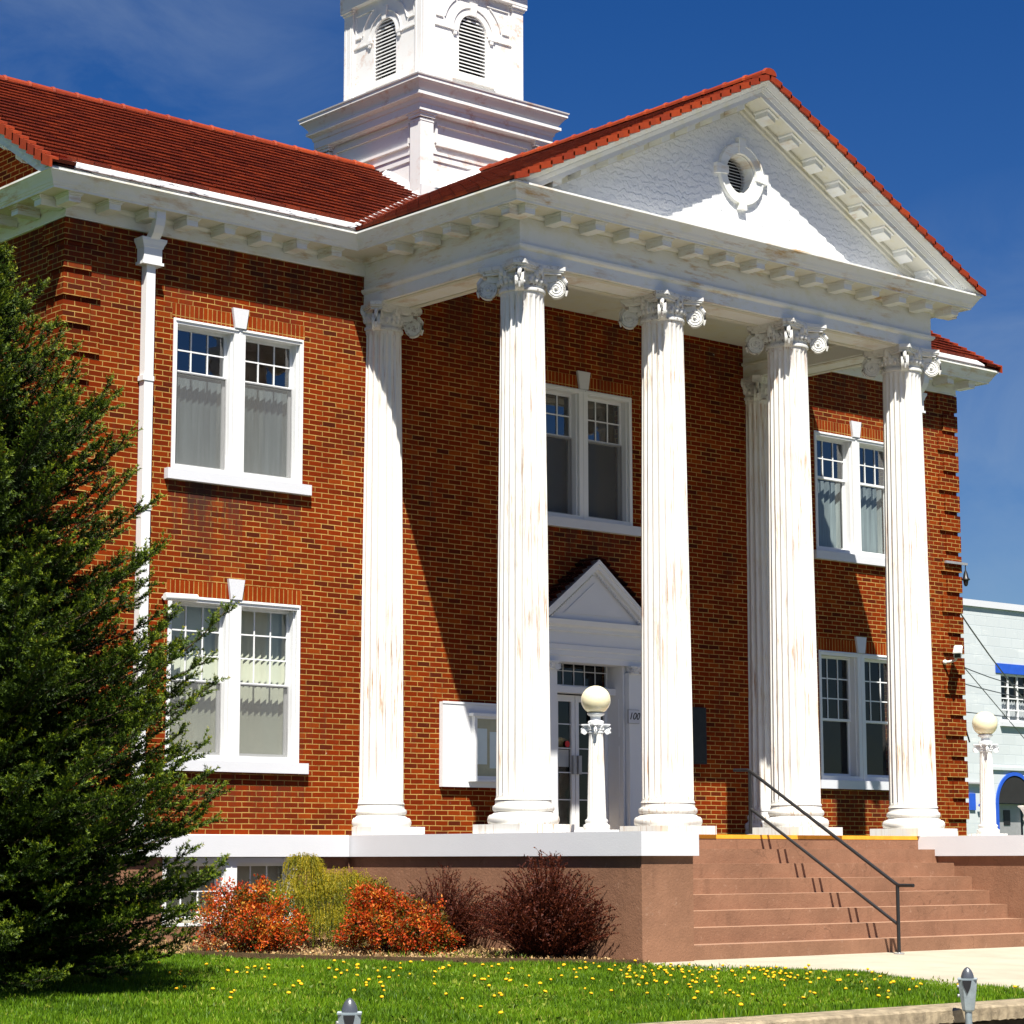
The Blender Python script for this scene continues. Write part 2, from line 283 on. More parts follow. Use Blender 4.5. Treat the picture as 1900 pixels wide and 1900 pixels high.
# ------------------------------------------------------------------ mesh helpers
WL = {}
def tag(o, label=None, cat=None, group=None, kind=None):
    if label: o['label'] = label
    if cat: o['category'] = cat
    if group: o['group'] = group
    if kind: o['kind'] = kind
    return o
def empty(name, loc, label, cat, group=None, rz=0):
    o = bpy.data.objects.new(name, None); COL.objects.link(o); o.location = loc; o.rotation_euler = (0, 0, rz); WL[o.name] = Vector(loc)
    o.empty_display_size = .2; return tag(o, label, cat, group)
def copy_tree(o, parent=None, top=True):
    c = o.copy(); COL.objects.link(c)
    if parent is not None: c.parent = parent
    for ch in [x for x in KIDS.get(o.name, [])]:
        k = copy_tree(ch, c, False); KIDS.setdefault(c.name, []).append(k)
    WL[c.name] = WL.get(o.name, Vector()); return c
KIDS = {}
class MB:
    def __init__(s): s.v = []; s.f = []; s.m = []; s.a = []; s.mi = 0; s.av = .5
    def add(s, vs, fs):
        b = len(s.v); s.v.extend(vs)
        for f in fs: s.f.append([b+i for i in f]); s.m.append(s.mi); s.a.append(s.av)
    def box(s, x0, x1, y0, y1, z0, z1):
        if x0 > x1: x0, x1 = x1, x0
        if y0 > y1: y0, y1 = y1, y0
        if z0 > z1: z0, z1 = z1, z0
        s.add([(x0,y0,z0),(x1,y0,z0),(x1,y1,z0),(x0,y1,z0),(x0,y0,z1),(x1,y0,z1),(x1,y1,z1),(x0,y1,z1)],
              [(0,3,2,1),(4,5,6,7),(0,1,5,4),(1,2,6,5),(2,3,7,6),(3,0,4,7)])
    def prism(s, poly, axis, c0, c1):
        def P(a, b, c): return {'x': (c, a, b), 'y': (a, c, b), 'z': (a, b, c)}[axis]
        n = len(poly); vs = [P(a, b, c0) for a, b in poly]+[P(a, b, c1) for a, b in poly]
        s.add(vs, [tuple(range(n))[::-1], tuple(range(n, 2*n))]+[(i, (i+1) % n, n+(i+1) % n, n+i) for i in range(n)])
    def lathe(s, cx, cy, prof, n=32):
        vs = []; fs = []
        for r, z in prof:
            for k in range(n): t = 2*math.pi*k/n; vs.append((cx+r*math.cos(t), cy+r*math.sin(t), z))
        for j in range(len(prof)-1):
            for k in range(n): fs.append((j*n+k, j*n+(k+1) % n, (j+1)*n+(k+1) % n, (j+1)*n+k))
        fs.append(tuple(range(n))[::-1]); fs.append(tuple(range((len(prof)-1)*n, len(prof)*n))); s.add(vs, fs)
    def tube(s, pts, r, n=8, r1=None):
        pts = [Vector(p) for p in pts]; vs = []; fs = []; m = len(pts)
        for i, p in enumerate(pts):
            d = (pts[min(i+1, m-1)]-pts[max(i-1, 0)]).normalized(); a = d.cross(Vector((0, 0, 1)))
            if a.length < 1e-3: a = d.cross(Vector((0, 1, 0)))
            a.normalize(); b = d.cross(a); rr = r if r1 is None else r+(r1-r)*i/(m-1)
            for k in range(n): t = 2*math.pi*k/n; q = p+(a*math.cos(t)+b*math.sin(t))*rr; vs.append(tuple(q))
        for j in range(m-1):
            for k in range(n): fs.append((j*n+k, j*n+(k+1) % n, (j+1)*n+(k+1) % n, (j+1)*n+k))
        fs.append(tuple(range(n))[::-1]); fs.append(tuple(range((m-1)*n, m*n))); s.add(vs, fs)
    def ball(s, c, r, sx=1, sy=1, sz=1, n=12, m=8):
        vs = []; fs = []
        for j in range(m+1):
            ph = -math.pi/2+math.pi*j/m
            for k in range(n): t = 2*math.pi*k/n; vs.append((c[0]+r*sx*math.cos(ph)*math.cos(t), c[1]+r*sy*math.cos(ph)*math.sin(t), c[2]+r*sz*math.sin(ph)))
        for j in range(m):
            for k in range(n): fs.append((j*n+k, j*n+(k+1) % n, (j+1)*n+(k+1) % n, (j+1)*n+k))
        s.add(vs, fs)
    def sweep(s, path, prof, closed=False, pclosed=True):
        """mitred sweep in plan; profile = (outward offset, z), outward = right of travel"""
        n = len(path); m = len(prof); vs = []; fs = []
        P = [Vector(p) for p in path]
        def nrm(a, b): d = (b-a).normalized(); return Vector((d.y, -d.x))
        for i in range(n):
            if closed: n0 = nrm(P[i-1], P[i]); n1 = nrm(P[i], P[(i+1) % n])
            else:
                n0 = nrm(P[i-1], P[i]) if i > 0 else nrm(P[0], P[1]); n1 = nrm(P[i], P[i+1]) if i < n-1 else n0
            mt = (n0+n1)/(1+n0.dot(n1))
            for d, z in prof: q = P[i]+mt*d; vs.append((q.x, q.y, z))
        segs = n if closed else n-1; mm = m if pclosed else m-1
        for i in range(segs):
            j = (i+1) % n
            for k in range(mm): l = (k+1) % m; fs.append((i*m+k, j*m+k, j*m+l, i*m+l))
        if not closed and pclosed: fs.append(tuple(range(m))[::-1]); fs.append(tuple((n-1)*m+k for k in range(m)))
        s.add(vs, fs)
    def xform(s, fn, start=0):
        for i in range(start, len(s.v)): s.v[i] = fn(s.v[i])
    def build(s, name, mat, parent=None, smooth=False, loc=None, label=None, fix=True):
        off = WL[parent.name] if parent is not None else (Vector(loc) if loc else Vector())
        me = bpy.data.meshes.new(name); me.from_pydata([(x-off.x, y-off.y, z-off.z) for x, y, z in s.v], [], s.f)
        for mm in (mat if isinstance(mat, (list, tuple)) else [mat]): me.materials.append(M[mm])
        if max(s.m, default=0) > 0: me.polygons.foreach_set('material_index', s.m)
        if len(set(s.a)) > 1:
            at = me.attributes.new('rnd', 'FLOAT', 'FACE'); at.data.foreach_set('value', s.a)
        if fix:
            bm = bmesh.new(); bm.from_mesh(me); bmesh.ops.recalc_face_normals(bm, faces=bm.faces)
            if smooth:
                for e in bm.edges: e.smooth = (len(e.link_faces) == 2 and e.calc_face_angle(0) < R(38))
                for f in bm.faces: f.smooth = True
            bm.to_mesh(me); bm.free()
        me.update(); o = bpy.data.objects.new(name, me); COL.objects.link(o)
        if parent is not None: o.parent = parent; KIDS.setdefault(parent.name, []).append(o); WL[o.name] = off
        else: o.location = off; WL[o.name] = off
        if label: o['label'] = label
        return o
def np_mesh(name, V, F, mat, rnd=None, parent=None, loc=None):
    """V (n,3), F (m,3 or 4) numpy"""
    off = np.array(WL[parent.name] if parent is not None else (loc or (0, 0, 0)))
    me = bpy.data.meshes.new(name); V = (V-off).astype(np.float32); k = F.shape[1]
    me.vertices.add(len(V)); me.vertices.foreach_set('co', V.ravel()); me.loops.add(F.size); me.loops.foreach_set('vertex_index', F.ravel().astype(np.int32))
    me.polygons.add(len(F)); me.polygons.foreach_set('loop_start', np.arange(0, F.size, k, dtype=np.int32))
    if rnd is not None:
        at = me.attributes.new('rnd', 'FLOAT', 'FACE'); at.data.foreach_set('value', rnd.astype(np.float32))
    me.materials.append(M[mat]); me.update(calc_edges=True); me.validate()
    o = bpy.data.objects.new(name, me); COL.objects.link(o)
    if parent is not None: o.parent = parent; KIDS.setdefault(parent.name, []).append(o); WL[o.name] = WL[parent.name]
    else: o.location = tuple(off); WL[o.name] = Vector(tuple(off))
    return o

# ------------------------------------------------------------------ ground
GZ = -1.457
def gz(y): return GZ+.03*(min(y, 3.2)+2.56)
def sheet(name, poly, mat, lift=0., kind='structure', flat=None):
    me = bpy.data.meshes.new(name); bm = bmesh.new()
    vs = [bm.verts.new((x, y, (gz(y) if flat is None else flat)+lift)) for x, y in poly]; f = bm.faces.new(vs)
    if f.calc_area() and f.normal.z < 0: f.normal_flip()
    bmesh.ops.triangulate(bm, faces=bm.faces); bm.to_mesh(me); bm.free(); me.materials.append(M[mat])
    o = bpy.data.objects.new(name, me); COL.objects.link(o); o['kind'] = kind; return o
sheet('ground', [(-900, -900), (900, -900), (900, 900), (-900, 900)], 'asphalt', flat=-3.0)
sheet('road', [(-200, -30), (200, -30), (200, -11.2), (-200, -11.2)], 'asphalt', flat=-2.86)
b = MB(); b.box(-200, 200, -11.2, -8.0, -2.95, -2.71); o = b.build('sidewalk', 'concrete'); o['kind'] = 'structure'
# lawn: tilted sheet up to y=3.2, level beyond
lm = MB()
lm.add([(-200, -7.62, gz(-7.62)), (200, -7.62, gz(-7.62)), (200, 3.2, gz(3.2)), (-200, 3.2, gz(3.2)), (200, 300, gz(3.2)), (-200, 300, gz(3.2))], [(0, 1, 2, 3), (3, 2, 4, 5)])
o = lm.build('lawn', 'earth'); o['kind'] = 'structure'
WALK = [(-.64, -2.90), (-.05, -3.62), (.50, -4.35), (.62, -4.75), (.48, -5.30), (.38, -6.2), (.26, -7.1), (-.05, -7.60), (9.5, -7.60), (9.5, -2.3), (-.2, -2.3), (-.62, -2.62)]
sheet('walkway', WALK, 'concrete', .012)
BED = [(-6.2, 2.85), (-5.6, 1.6), (-4.39, .62), (-3.95, -.10), (-3.5, -.72), (-2.75, -1.36), (-1.89, -1.96), (-1.2, -2.46), (-.72, -2.78), (-.44, -2.62), (-.44, 2.85)]
sheet('mulch', BED, 'soil', .012)
# retaining wall with rough concrete cap above the pavement
rw = empty('retaining_wall', (-2, -7.8, -2.7), 'low dark retaining wall with rough concrete cap at the front edge of the lawn', 'wall')
def rough_strip(x0, x1, y0, y1, z0, z1, n, jit):
    m = MB(); r = random.Random(3); P = []
    for i in range(n+1):
        x = x0+(x1-x0)*i/n; a, b_, c = [r.uniform(-1, 1)*jit for _ in range(3)]
        P.append([(x, y1, z0), (x, y0+a, z0+b_*.8), (x, y0+a*.6, z1-.02+c*.3), (x, y0+.03+b_*.5, z1), (x, y1, z1)])
    vs = [p for q in P for p in q]; fs = [(i*5+k, (i+1)*5+k, (i+1)*5+(k+1) % 5, i*5+(k+1) % 5) for i in range(n) for k in range(5)]
    m.add(vs, fs); return m
rough_strip(-30, 12, -8.06, -7.60, -1.735, -1.607, 900, .012).build('cap', 'curb', rw)
rough_strip(-30, 12, -7.96, -7.64, -2.72, -1.736, 300, .03).build('wall', 'dark_face', rw)

# ------------------------------------------------------------------ courthouse
Wd, E_, D = 7.324, .31, 2.85; CX = Wd/2; L_ = 4.83; BK = 9.75
ch = empty('courthouse', (CX, 2.85, GZ), 'red brick courthouse with white columned portico, clay tile roofs and white bell tower', 'courthouse')
WX0, WX1 = -L_, Wd+L_
def wall_holes(m, x0, x1, z0, z1, y, holes, depth):
    xs = sorted(set([x0, x1]+[h[0] for h in holes]+[h[1] for h in holes])); zs = sorted(set([z0, z1]+[h[2] for h in holes]+[h[3] for h in holes]))
    for i in range(len(xs)-1):
        for j in range(len(zs)-1):
            cx, cz = (xs[i]+xs[i+1])/2, (zs[j]+zs[j+1])/2
            if any(h[0] < cx < h[1] and h[2] < cz < h[3] for h in holes): continue
            m.add([(xs[i], y, zs[j]), (xs[i+1], y, zs[j]), (xs[i+1], y, zs[j+1]), (xs[i], y, zs[j+1])], [(0, 1, 2, 3)])
    for a, b_, c, d in holes:
        m.add([(a, y, c), (a, y+depth, c), (a, y+depth, d), (a, y, d)], [(0, 1, 2, 3)]); m.add([(b_, y, c), (b_, y+depth, c), (b_, y+depth, d), (b_, y, d)], [(0, 3, 2, 1)])
        m.add([(a, y, d), (b_, y, d), (b_, y+depth, d), (a, y+depth, d)], [(0, 3, 2, 1)]); m.add([(a, y, c), (b_, y, c), (b_, y+depth, c), (a, y+depth, c)], [(0, 1, 2, 3)])
WIN = {'UL': (-3.28, -1.29, 4.47, 6.38), 'LL': (-3.28, -1.29, .90, 2.91), 'UR': (8.61, 10.60, 4.47, 6.38), 'LR': (8.61, 10.60, .90, 2.91),
       'C': (2.70, 4.62, 4.47, 6.38), 'BL': (-3.28, -1.30, -1.10, -.275), 'BR': (8.61, 10.6, -1.10, -.275)}
DOOR = (3.02, 4.30, 0.0, 2.60)
wm = MB()
wall_holes(wm, WX0, WX1, -.02, 7.5, D, [WIN[k] for k in ('UL', 'LL', 'UR', 'LR', 'C')]+[(DOOR[0]-.03, DOOR[1]+.03, -.001, DOOR[3])], .36)
wm.add([(WX0, D, -.02), (WX0, BK, -.02), (WX0, BK, 7.5), (WX0, D, 7.5)], [(0, 3, 2, 1)]); wm.add([(WX1, D, -.02), (WX1, BK, -.02), (WX1, BK, 7.5), (WX1, D, 7.5)], [(0, 1, 2, 3)])
wm.add([(WX0, BK, -.02), (WX1, BK, -.02), (WX1, BK, 7.5), (WX0, BK, 7.5)], [(0, 3, 2, 1)])
wm.build('wall', 'brick', ch, fix=False)
fl = MB()
for z in (.0, 3.6, 7.45): fl.box(WX0+.02, WX1-.02, D+.40, BK-.02, z-.06, z)
fl.build('floor', 'dark', ch)
m = MB(); m.box(WX0+.03, WX1-.03, D+1.3, D+1.35, -2.0, 7.38); m.build('added_partition', 'dark', ch)  # unseen partition added, coloured near-black so the rooms look dark
bmn = MB(); wall_holes(bmn, WX0, WX1, -2.2, -.2, D, [WIN['BL'], WIN['BR']], .34)
bmn.add([(WX0, D, -2.2), (WX0, BK, -2.2), (WX0, BK, -.2), (WX0, D, -.2)], [(0, 3, 2, 1)]); bmn.add([(WX1, D, -2.2), (WX1, BK, -2.2), (WX1, BK, -.2), (WX1, D, -.2)], [(0, 1, 2, 3)])
bmn.build('basement_wall', 'brown', ch, fix=False)
# quoins: bands of four brick courses standing proud, alternately wide and narrow
c = .0677
for sx, xx in ((-1, WX0), (1, WX1)):
    qm = MB(); zt = 7.37; k = 0
    while zt-5*c > 0.02:
        z1 = zt; z0 = zt-4*c; w = .48 if k % 2 == 0 else .345; p = .035
        a, b_ = (xx-p, xx+w) if sx < 0 else (xx-w, xx+p)
        qm.box(a, b_, D-p, D+.0005, z0, z1)
        qm.box(xx-p if sx < 0 else xx-.0005, xx+.0005 if sx < 0 else xx+p, D+.0006, D+(.36 if k % 2 else .5), z0, z1)
        zt -= 5*c; k += 1
    qm.build('quoin', 'brick', ch)


# ledge, podium, steps
lg = MB(); pr = [(0, -.27), (0, -.008), (-.008, 0), (-.45, 0), (-.45, -.27)]
pr2 = [(0, -.27), (0, -.008), (-.008, 0), (-.30, 0), (-.30, -.27)]
lg.sweep([(-4.91, 9.8), (-4.91, 2.77), (-.54, 2.77)], pr2)
lg.box(-.51, .40, -2.56, 2.849, -.27, 0); lg.build('ledge', 'ledge', ch); lg = MB(); lg.box(6.92, 7.83, -2.56, 2.849, -.27, 0)
lg.sweep([(7.86, 2.77), (12.23, 2.77), (12.23, 9.8)], pr2)
lg.build('ledge', 'ledge', ch)
for xa_, xb_ in ((-.46, .35), (6.97, 7.78)):
    pd = MB(); pd.box(xa_, xb_, -2.51, 2.845, -2.1, -.272); pd.build('podium', 'brown', ch)
pf = MB(); pf.box(.402, 6.918, -.30, 3.12, -.25, -.004); pf.build('porch_floor', 'porch', ch)
RI = -GZ/8; TR = .29
st = MB(); poly = [(-.29, -.006)]
poly = [(-.298, -1.9), (-.298, -.002), (-.40, -.002)]
for i in range(1, 8):
    y = -.40-TR*(i-1); poly += [(y, -RI*i), (y-TR, -RI*i)]
poly += [(-.40-TR*7, -1.9)]
st.prism(poly, 'x', .352, 6.968)
# upward faces take a lighter colour than the risers
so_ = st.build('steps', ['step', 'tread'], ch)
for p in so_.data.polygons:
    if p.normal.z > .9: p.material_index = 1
ys = MB(); ys.box(.403, 6.917, -.404, -.31, -.050, .0015); ys.build('step_edging', 'yellow', ch, label='yellow painted nosing of the top step')

# columns ---------------------------------------------------------
def volute_capital(m, cx, cy, z0, s):
    """diagonal-voluted Ionic capital; z0 = top of neck, s = scale (1 -> shaft radius .27)"""
    def T(x, y, z): return (cx+x*s, cy+y*s, z0+z*s)
    m.lathe(cx, cy, [(r*s, z0+z*s) for r, z in ((.27, -.05), (.295, -.045), (.30, -.025), (.295, -.005), (.272, 0), (.275, .03), (.30, .09), (.315, .13), (.30, .16), (.29, .21))], 40)
    for k in range(24):
        t = 2*math.pi*(k+.5)/24; m.ball(T(.303*math.cos(t), .303*math.sin(t), .085), .034*s, .9, .9, 1.35, 6, 5)
    # concave abacus
    def ab(k_, z_a, z_b):
        pts = []
        for q in range(4):
            a0 = math.pi/4+q*math.pi/2
            for t in (-.075, .075): pts.append((k_*.545*math.cos(a0)-t*math.sin(a0), k_*.545*math.sin(a0)+t*math.cos(a0)))
            for j in range(1, 8):
                f = j/8; a1 = a0+math.pi/2
                P0 = Vector((k_*.545*math.cos(a0)-.075*math.sin(a0), k_*.545*math.sin(a0)+.075*math.cos(a0))); P1 = Vector((k_*.545*math.cos(a1)+.075*math.sin(a1), k_*.545*math.sin(a1)-.075*math.cos(a1)))
                am = a0+math.pi/4; sag = Vector((math.cos(am), math.sin(am)))*(-.085*math.sin(math.pi*f))
                q_ = P0.lerp(P1, f)+sag; pts.append((q_.x, q_.y))
        m.prism([(cx+x*s, cy+y*s) for x, y in pts], 'z', z0+z_a*s, z0+z_b*s)
    ab(.90, .185, .215); ab(.96, .216, .235); ab(1.0, .236, .285)
    for q in range(4):     # rosette on each side
        a = q*math.pi/2; m.ball(T(.325*math.cos(a), .325*math.sin(a), .22), .05*s, 1, 1, 1.5, 8, 6)
        for w in (-1, 1): m.ball(T(.315*math.cos(a+w*.13), .315*math.sin(a+w*.13), .16), .035*s, 1, 1, 1.6, 6, 5)
    for q in range(4):
        a = math.pi/4+q*math.pi/2; d = Vector((math.cos(a), math.sin(a), 0)); n = Vector((-math.sin(a), math.cos(a), 0))
        C = d*.425+Vector((0, 0, .025))
        def disc(r, w, segs=24):
            vs = []
            for sd_ in (-1, 1):
                for k in range(segs): t = 2*math.pi*k/segs; p_ = C+d*(r*math.cos(t))+Vector((0, 0, r*math.sin(t)))+n*(w*sd_); vs.append(T(*p_))
            fs = [tuple(range(segs)), tuple(range(segs, 2*segs))[::-1]]+[(k, (k+1) % segs, segs+(k+1) % segs, segs+k) for k in range(segs)]; m.add(vs, fs)
        disc(.112, .040); 
        for sd_ in (-1, 1):    # raised spiral and eye
            pts = []
            for k in range(46):
                t = k/45; th = math.pi/2-t*2.6*2*math.pi*(1 if True else -1); r = .112*(1-t)+.018*t
                pts.append(T(*(C-d*(r*math.cos(th))*-1+Vector((0, 0, r*math.sin(th)))+n*(.041*sd_))))
            m.tube(pts, .0085*s, 5); m.ball(T(*(C+n*(.045*sd_))), .022*s, 1, 1, 1, 8, 6)
        # scroll bolster between the faces
        vs = []; K = 14
        for k in range(K+1):
            th = math.pi*.62-k/K*math.pi*1.25; r = .124
            for w in (-.055, -.02, .02, .055):
                rr = r-(.018 if abs(w) < .03 else 0); p_ = C+d*(rr*math.cos(th))+Vector((0, 0, rr*math.sin(th)))+n*w; vs.append(T(*p_))
        m.add(vs, [(k*4+j, k*4+j+1, (k+1)*4+j+1, (k+1)*4+j) for k in range(K) for j in range(3)])
        # canalis arm from the bell to the volute top
        vs = []; K = 8
        for k in range(K+1):
            t = k/K; rr = .22+.22*t; zc = .165-.02*math.sin(math.pi*t)
            for w, dz in ((-.052, -.045), (-.052, .03), (.052, .03), (.052, -.045)): p_ = d*rr+n*w*(1.5-.5*t)+Vector((0, 0, zc+dz)); vs.append(T(*p_))
        m.add(vs, [(k*4+j, k*4+(j+1) % 4, (k+1)*4+(j+1) % 4, (k+1)*4+j) for k in range(K) for j in range(4)])
        # leaf hanging over the bolster
        m.tube([T(*(d*.50+Vector((0, 0, .17)))), T(*(d*.555+Vector((0, 0, .10)))), T(*(d*.56+Vector((0, 0, .0)))), T(*(d*.545+Vector((0, 0, -.07))))], .030*s, 6, .012*s)
def shaft(m, cx, cy, z0, z1, r0, r1, nf=22, seg=8, depth=.10, caps=.05):
    zs = [z0, z0+.03, z0+caps, z0+caps+.035]+[z0+caps+.035+(z1-z0-2*caps-.07)*t/14 for t in range(1, 14)]+[z1-caps-.035, z1-caps, z1-.02, z1]
    n = nf*seg; vs = []; H = z1-z0
    for i, z in enumerate(zs):
        t = (z-z0)/H; r = r0+(r1-r0)*(t**1.25)
        if i == 0: r *= 1.05
        fl_ = 1. if 3 <= i <= len(zs)-4 else (0.)
        for k in range(n):
            a = 2*math.pi*k/n; u = (k % seg)/seg; g = 0 if u < .13 else math.sin(math.pi*(u-.13)/.87)
            vs.append((cx+r*(1-fl_*depth*g)*math.cos(a), cy+r*(1-fl_*depth*g)*math.sin(a), z))
    fs = [(j*n+k, j*n+(k+1) % n, (j+1)*n+(k+1) % n, (j+1)*n+k) for j in range(len(zs)-1) for k in range(n)]; m.add(vs, fs)
cols = [(0, 0), (2.4525, 0), (4.8715, 0), (Wd, 0), (0, D+.02), (Wd, D+.02)]
base_off = Vector(ch.location)
cm = MB(); shaft(cm, CX, D, .40, 6.67, .333, .272)
c0 = cm.build('column', 'column', ch, smooth=True)
kp = MB(); volute_capital(kp, CX, D, 6.70, 1.0); kp.build('capital', 'capital', c0, smooth=True)
bs = MB(); bs.lathe(CX, D, [(.42, .11), (.43, .13), (.438, .165), (.43, .20), (.41, .222), (.385, .226), (.365, .245), (.352, .262), (.365, .268), (.375, .285), (.378, .305), (.37, .33), (.352, .338), (.345, .35), (.345, .365), (.338, .40)], 56)
bs.build('base', 'column', c0, smooth=True)
pl = MB(); pl.box(CX-.435, CX+.435, D-.435, D+.435, .0005, .109); pl.build('plinth', 'column', c0)
for i, (x, y) in enumerate(cols):
    o = c0 if i == 0 else copy_tree(c0, ch, False)
    if i: KIDS[ch.name].append(o)
    o.location = (x-CX, y-D, 0)
    if i >= 4: o['label'] = 'half column engaged in the brick wall'

# entablature -------------------------------------------------------
PATH = [(WX0, BK), (WX0, D), (-E_, D), (-E_, -E_), (Wd+E_, -E_), (Wd+E_, D), (WX1, D), (WX1, BK)]
PP = [(-E_, D-.001), (-E_, -E_), (Wd+E_, -E_), (Wd+E_, D-.001)]
en = MB()
en.sweep(PP, [(0, 6.985), (0, 7.135), (.022, 7.145), (.040, 7.165), (.045, 7.195), (.012, 7.205), (0, 7.215), (0, 7.545), (-.62, 7.545), (-.62, 6.985)])
en.build('entablature', 'trim', ch)
sp = MB()   # soffit panels and porch ceiling
sp.box(-E_+.62, Wd+E_-.62, -E_+.62, D-.004, 7.497, 7.54)
sp.sweep(PP, [(-.621, 7.18), (-.655, 7.19), (-.655, 7.225), (-.621, 7.235)])
sp.sweep(PP, [(-.05, 6.972), (-.05, 6.984), (-.13, 6.984), (-.13, 6.972)]); sp.sweep(PP, [(-.49, 6.972), (-.49, 6.984), (-.57, 6.984), (-.57, 6.972)])
sp.build('porch_ceiling', 'soffit', ch)
for pth in ([(WX0, BK), (WX0, D), (-E_-.002, D)], [(Wd+E_+.002, D), (WX1, D), (WX1, BK)]):
    fb = MB(); fb.sweep(pth, [(.03, 7.385), (.035, 7.40), (.025, 7.405), (.025, 7.56), (-.02, 7.56), (-.02, 7.385)]); fb.build('frieze_board', 'trim', ch)
co = MB()
co.sweep(PATH, [(-.03, 7.546), (.035, 7.546), (.055, 7.575), (.06, 7.600), (.402, 7.600), (.402, 7.590), (.418, 7.590), (.422, 7.618), (.433, 7.622), (.445, 7.648), (.452, 7.650), (.468, 7.685), (.495, 7.725), (.522, 7.762), (.528, 7.768), (.540, 7.772), (.540, 7.796), (.52, 7.800), (.25, 7.79), (-.03, 7.79)])
cor = co.build('cornice', ['trim', 'soffit'], ch)
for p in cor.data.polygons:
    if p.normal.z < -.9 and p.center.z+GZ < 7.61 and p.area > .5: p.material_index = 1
# modillions under the cornice: one mesh copied
def modillion_mesh():
    m = MB(); m.prism([(-.078, 7.482), (.078, 7.482), (.083, 7.560), (-.083, 7.560)], 'y', -.345, -.040)
    m.box(-.092, .092, -.362, -.040, 7.561, 7.577); m.box(-.106, .106, -.378, -.039, 7.578, 7.5995); return m
class F0: pass
def place_mod(first, x, y, rz):
    o = first if first is not None and not first.get('_u') else first.copy()
    return o
mods = []
def add_mod(x, y, rz):
    if not mods:
        m = modillion_mesh(); me_o = m.build('modillion', 'trim', None, loc=(0, 0, 7.5)); o = me_o
    else:
        o = mods[0].copy(); COL.objects.link(o)
    o.parent = cor; o.location = (x-CX, y-D, 7.5-GZ); o.rotation_euler = (0, 0, rz); mods.append(o)
for k in range(15): add_mod(-.44+k*(Wd+.88)/14, -E_, 0)
for k in range(5): add_mod(-E_, -.44+k*.565+.0, -math.pi/2); add_mod(Wd+E_, -.44+k*.565, math.pi/2)
for k in range(8): add_mod(-4.92+k*.557, D, 0)
for k in range(8): add_mod(Wd+.88+.1+k*.557, D, 0)
for k in range(12): add_mod(WX0, 2.94+k*.557, -math.pi/2)

# pediment
SL = .505; ZE = 7.800
def zr(x): return ZE+SL*(x+.83) if x < CX else ZE+SL*(Wd+.83-x)
def chev(m, a, b_, y0, y1, zmin=7.806):
    """band between roof line minus a and minus b, cut level at zmin"""
    apex = zr(CX)
    xa = -.83+(zmin+a-ZE)/SL; xb = -.83+(zmin+b_-ZE)/SL
    for s_ in (-1, 1):
        X = lambda x: CX+s_*(CX-x)
        m.prism([(X(xa), zmin), (X(CX), apex-a), (X(CX), apex-b_), (X(xb), zmin)], 'y', y0, y1)
def chev2(m, a, b_, ya, yb, yk, zmin=7.806):
    apex = zr(CX); xa = -.83+(zmin+a-ZE)/SL; xb = -.83+(zmin+b_-ZE)/SL
    for s_ in (-1, 1):
        X = lambda x: CX+s_*(CX-x)
        v = [(X(xa), ya, zmin), (X(CX), ya, apex-a), (X(CX), yb, apex-b_), (X(xb), yb, zmin), (X(xa), yk, zmin), (X(CX), yk, apex-a), (X(CX), yk, apex-b_), (X(xb), yk, zmin)]
        m.add(v, [(0, 1, 2, 3), (4, 7, 6, 5), (0, 4, 5, 1), (3, 2, 6, 7), (0, 3, 7, 4)])
pe = MB(); chev2(pe, -.002, .022, -.852, -.852, -.30); chev2(pe, .022, .085, -.846, -.785, -.3); chev2(pe, .085, .10, -.778, -.775, -.3); chev2(pe, .10, .155, -.765, -.735, -.3); chev2(pe, .155, .22, -.722, -.715, -.69)
pe.build('raking_cornice', 'trim', ch)
rb = MB(); chev(rb, .157, .215, -.689, -.299); chev(rb, .225, .27, -.385, -.299); chev(rb, .27, .325, -.345, -.298)
rbo = rb.build('raking_bed_moulding', 'soffit', ch)
def rmod(m, x, s_):
    xc = CX+s_*x
    def Z(xx, a): return zr(xx)-a
    for w, a0, a1, y0, y1 in ((.075, .218, .30, -.62, -.386), (.10, .216, .236, -.66, -.386)):
        m.prism([(xc-w, Z(xc-w, a0)), (xc+w, Z(xc+w, a0)), (xc+w, Z(xc+w, a1)), (xc-w, Z(xc-w, a1))], 'y', y0, y1)
for s_ in (-1, 1):
    for k in range(8):
        m = MB(); rmod(m, .30+k*.475, s_); o = m.build('modillion', 'trim', rbo)
ty = MB()
xa = -.83+(7.79+.30-ZE)/SL
ringc = (CX, 8.86)
# tympanum with a round opening: fan of quads around the circle
def tympanum():
    n = 72; vs = []; fs = []; y = -.296; rr = .285
    A, B, Cc = Vector((xa, 7.79)), Vector((Wd-xa, 7.79)), Vector((CX, zr(CX)-.30))
    def hit(d):
        best = 1e9
        for P, Q in ((A, B), (B, Cc), (Cc, A)):
            e = Q-P; den = d.x*e.y-d.y*e.x
            if abs(den) < 1e-9: continue
            w = P-Vector(ringc); t = (w.x*e.y-w.y*e.x)/den; u = (w.x*d.y-w.y*d.x)/den
            if t > 0 and -1e-6 <= u <= 1+1e-6: best = min(best, t)
        return best
    angs = [2*math.pi*k/n for k in range(n)]+[math.atan2(P.y-ringc[1], P.x-ringc[0]) % (2*math.pi) for P in (A, B, Cc)]; angs = sorted(set(angs)); n = len(angs)
    for a in angs:
        d = Vector((math.cos(a), math.sin(a))); t = hit(d)
        vs += [(ringc[0]+d.x*rr, y, ringc[1]+d.y*rr*1.0), (ringc[0]+d.x*t, y, ringc[1]+d.y*t), (ringc[0]+d.x*rr, y+.22, ringc[1]+d.y*rr)]
    for k in range(n):
        j = (k+1) % n; fs += [(k*3, k*3+1, j*3+1, j*3), (k*3, j*3, j*3+2, k*3+2)]
    m = MB(); m.add(vs, fs); return m
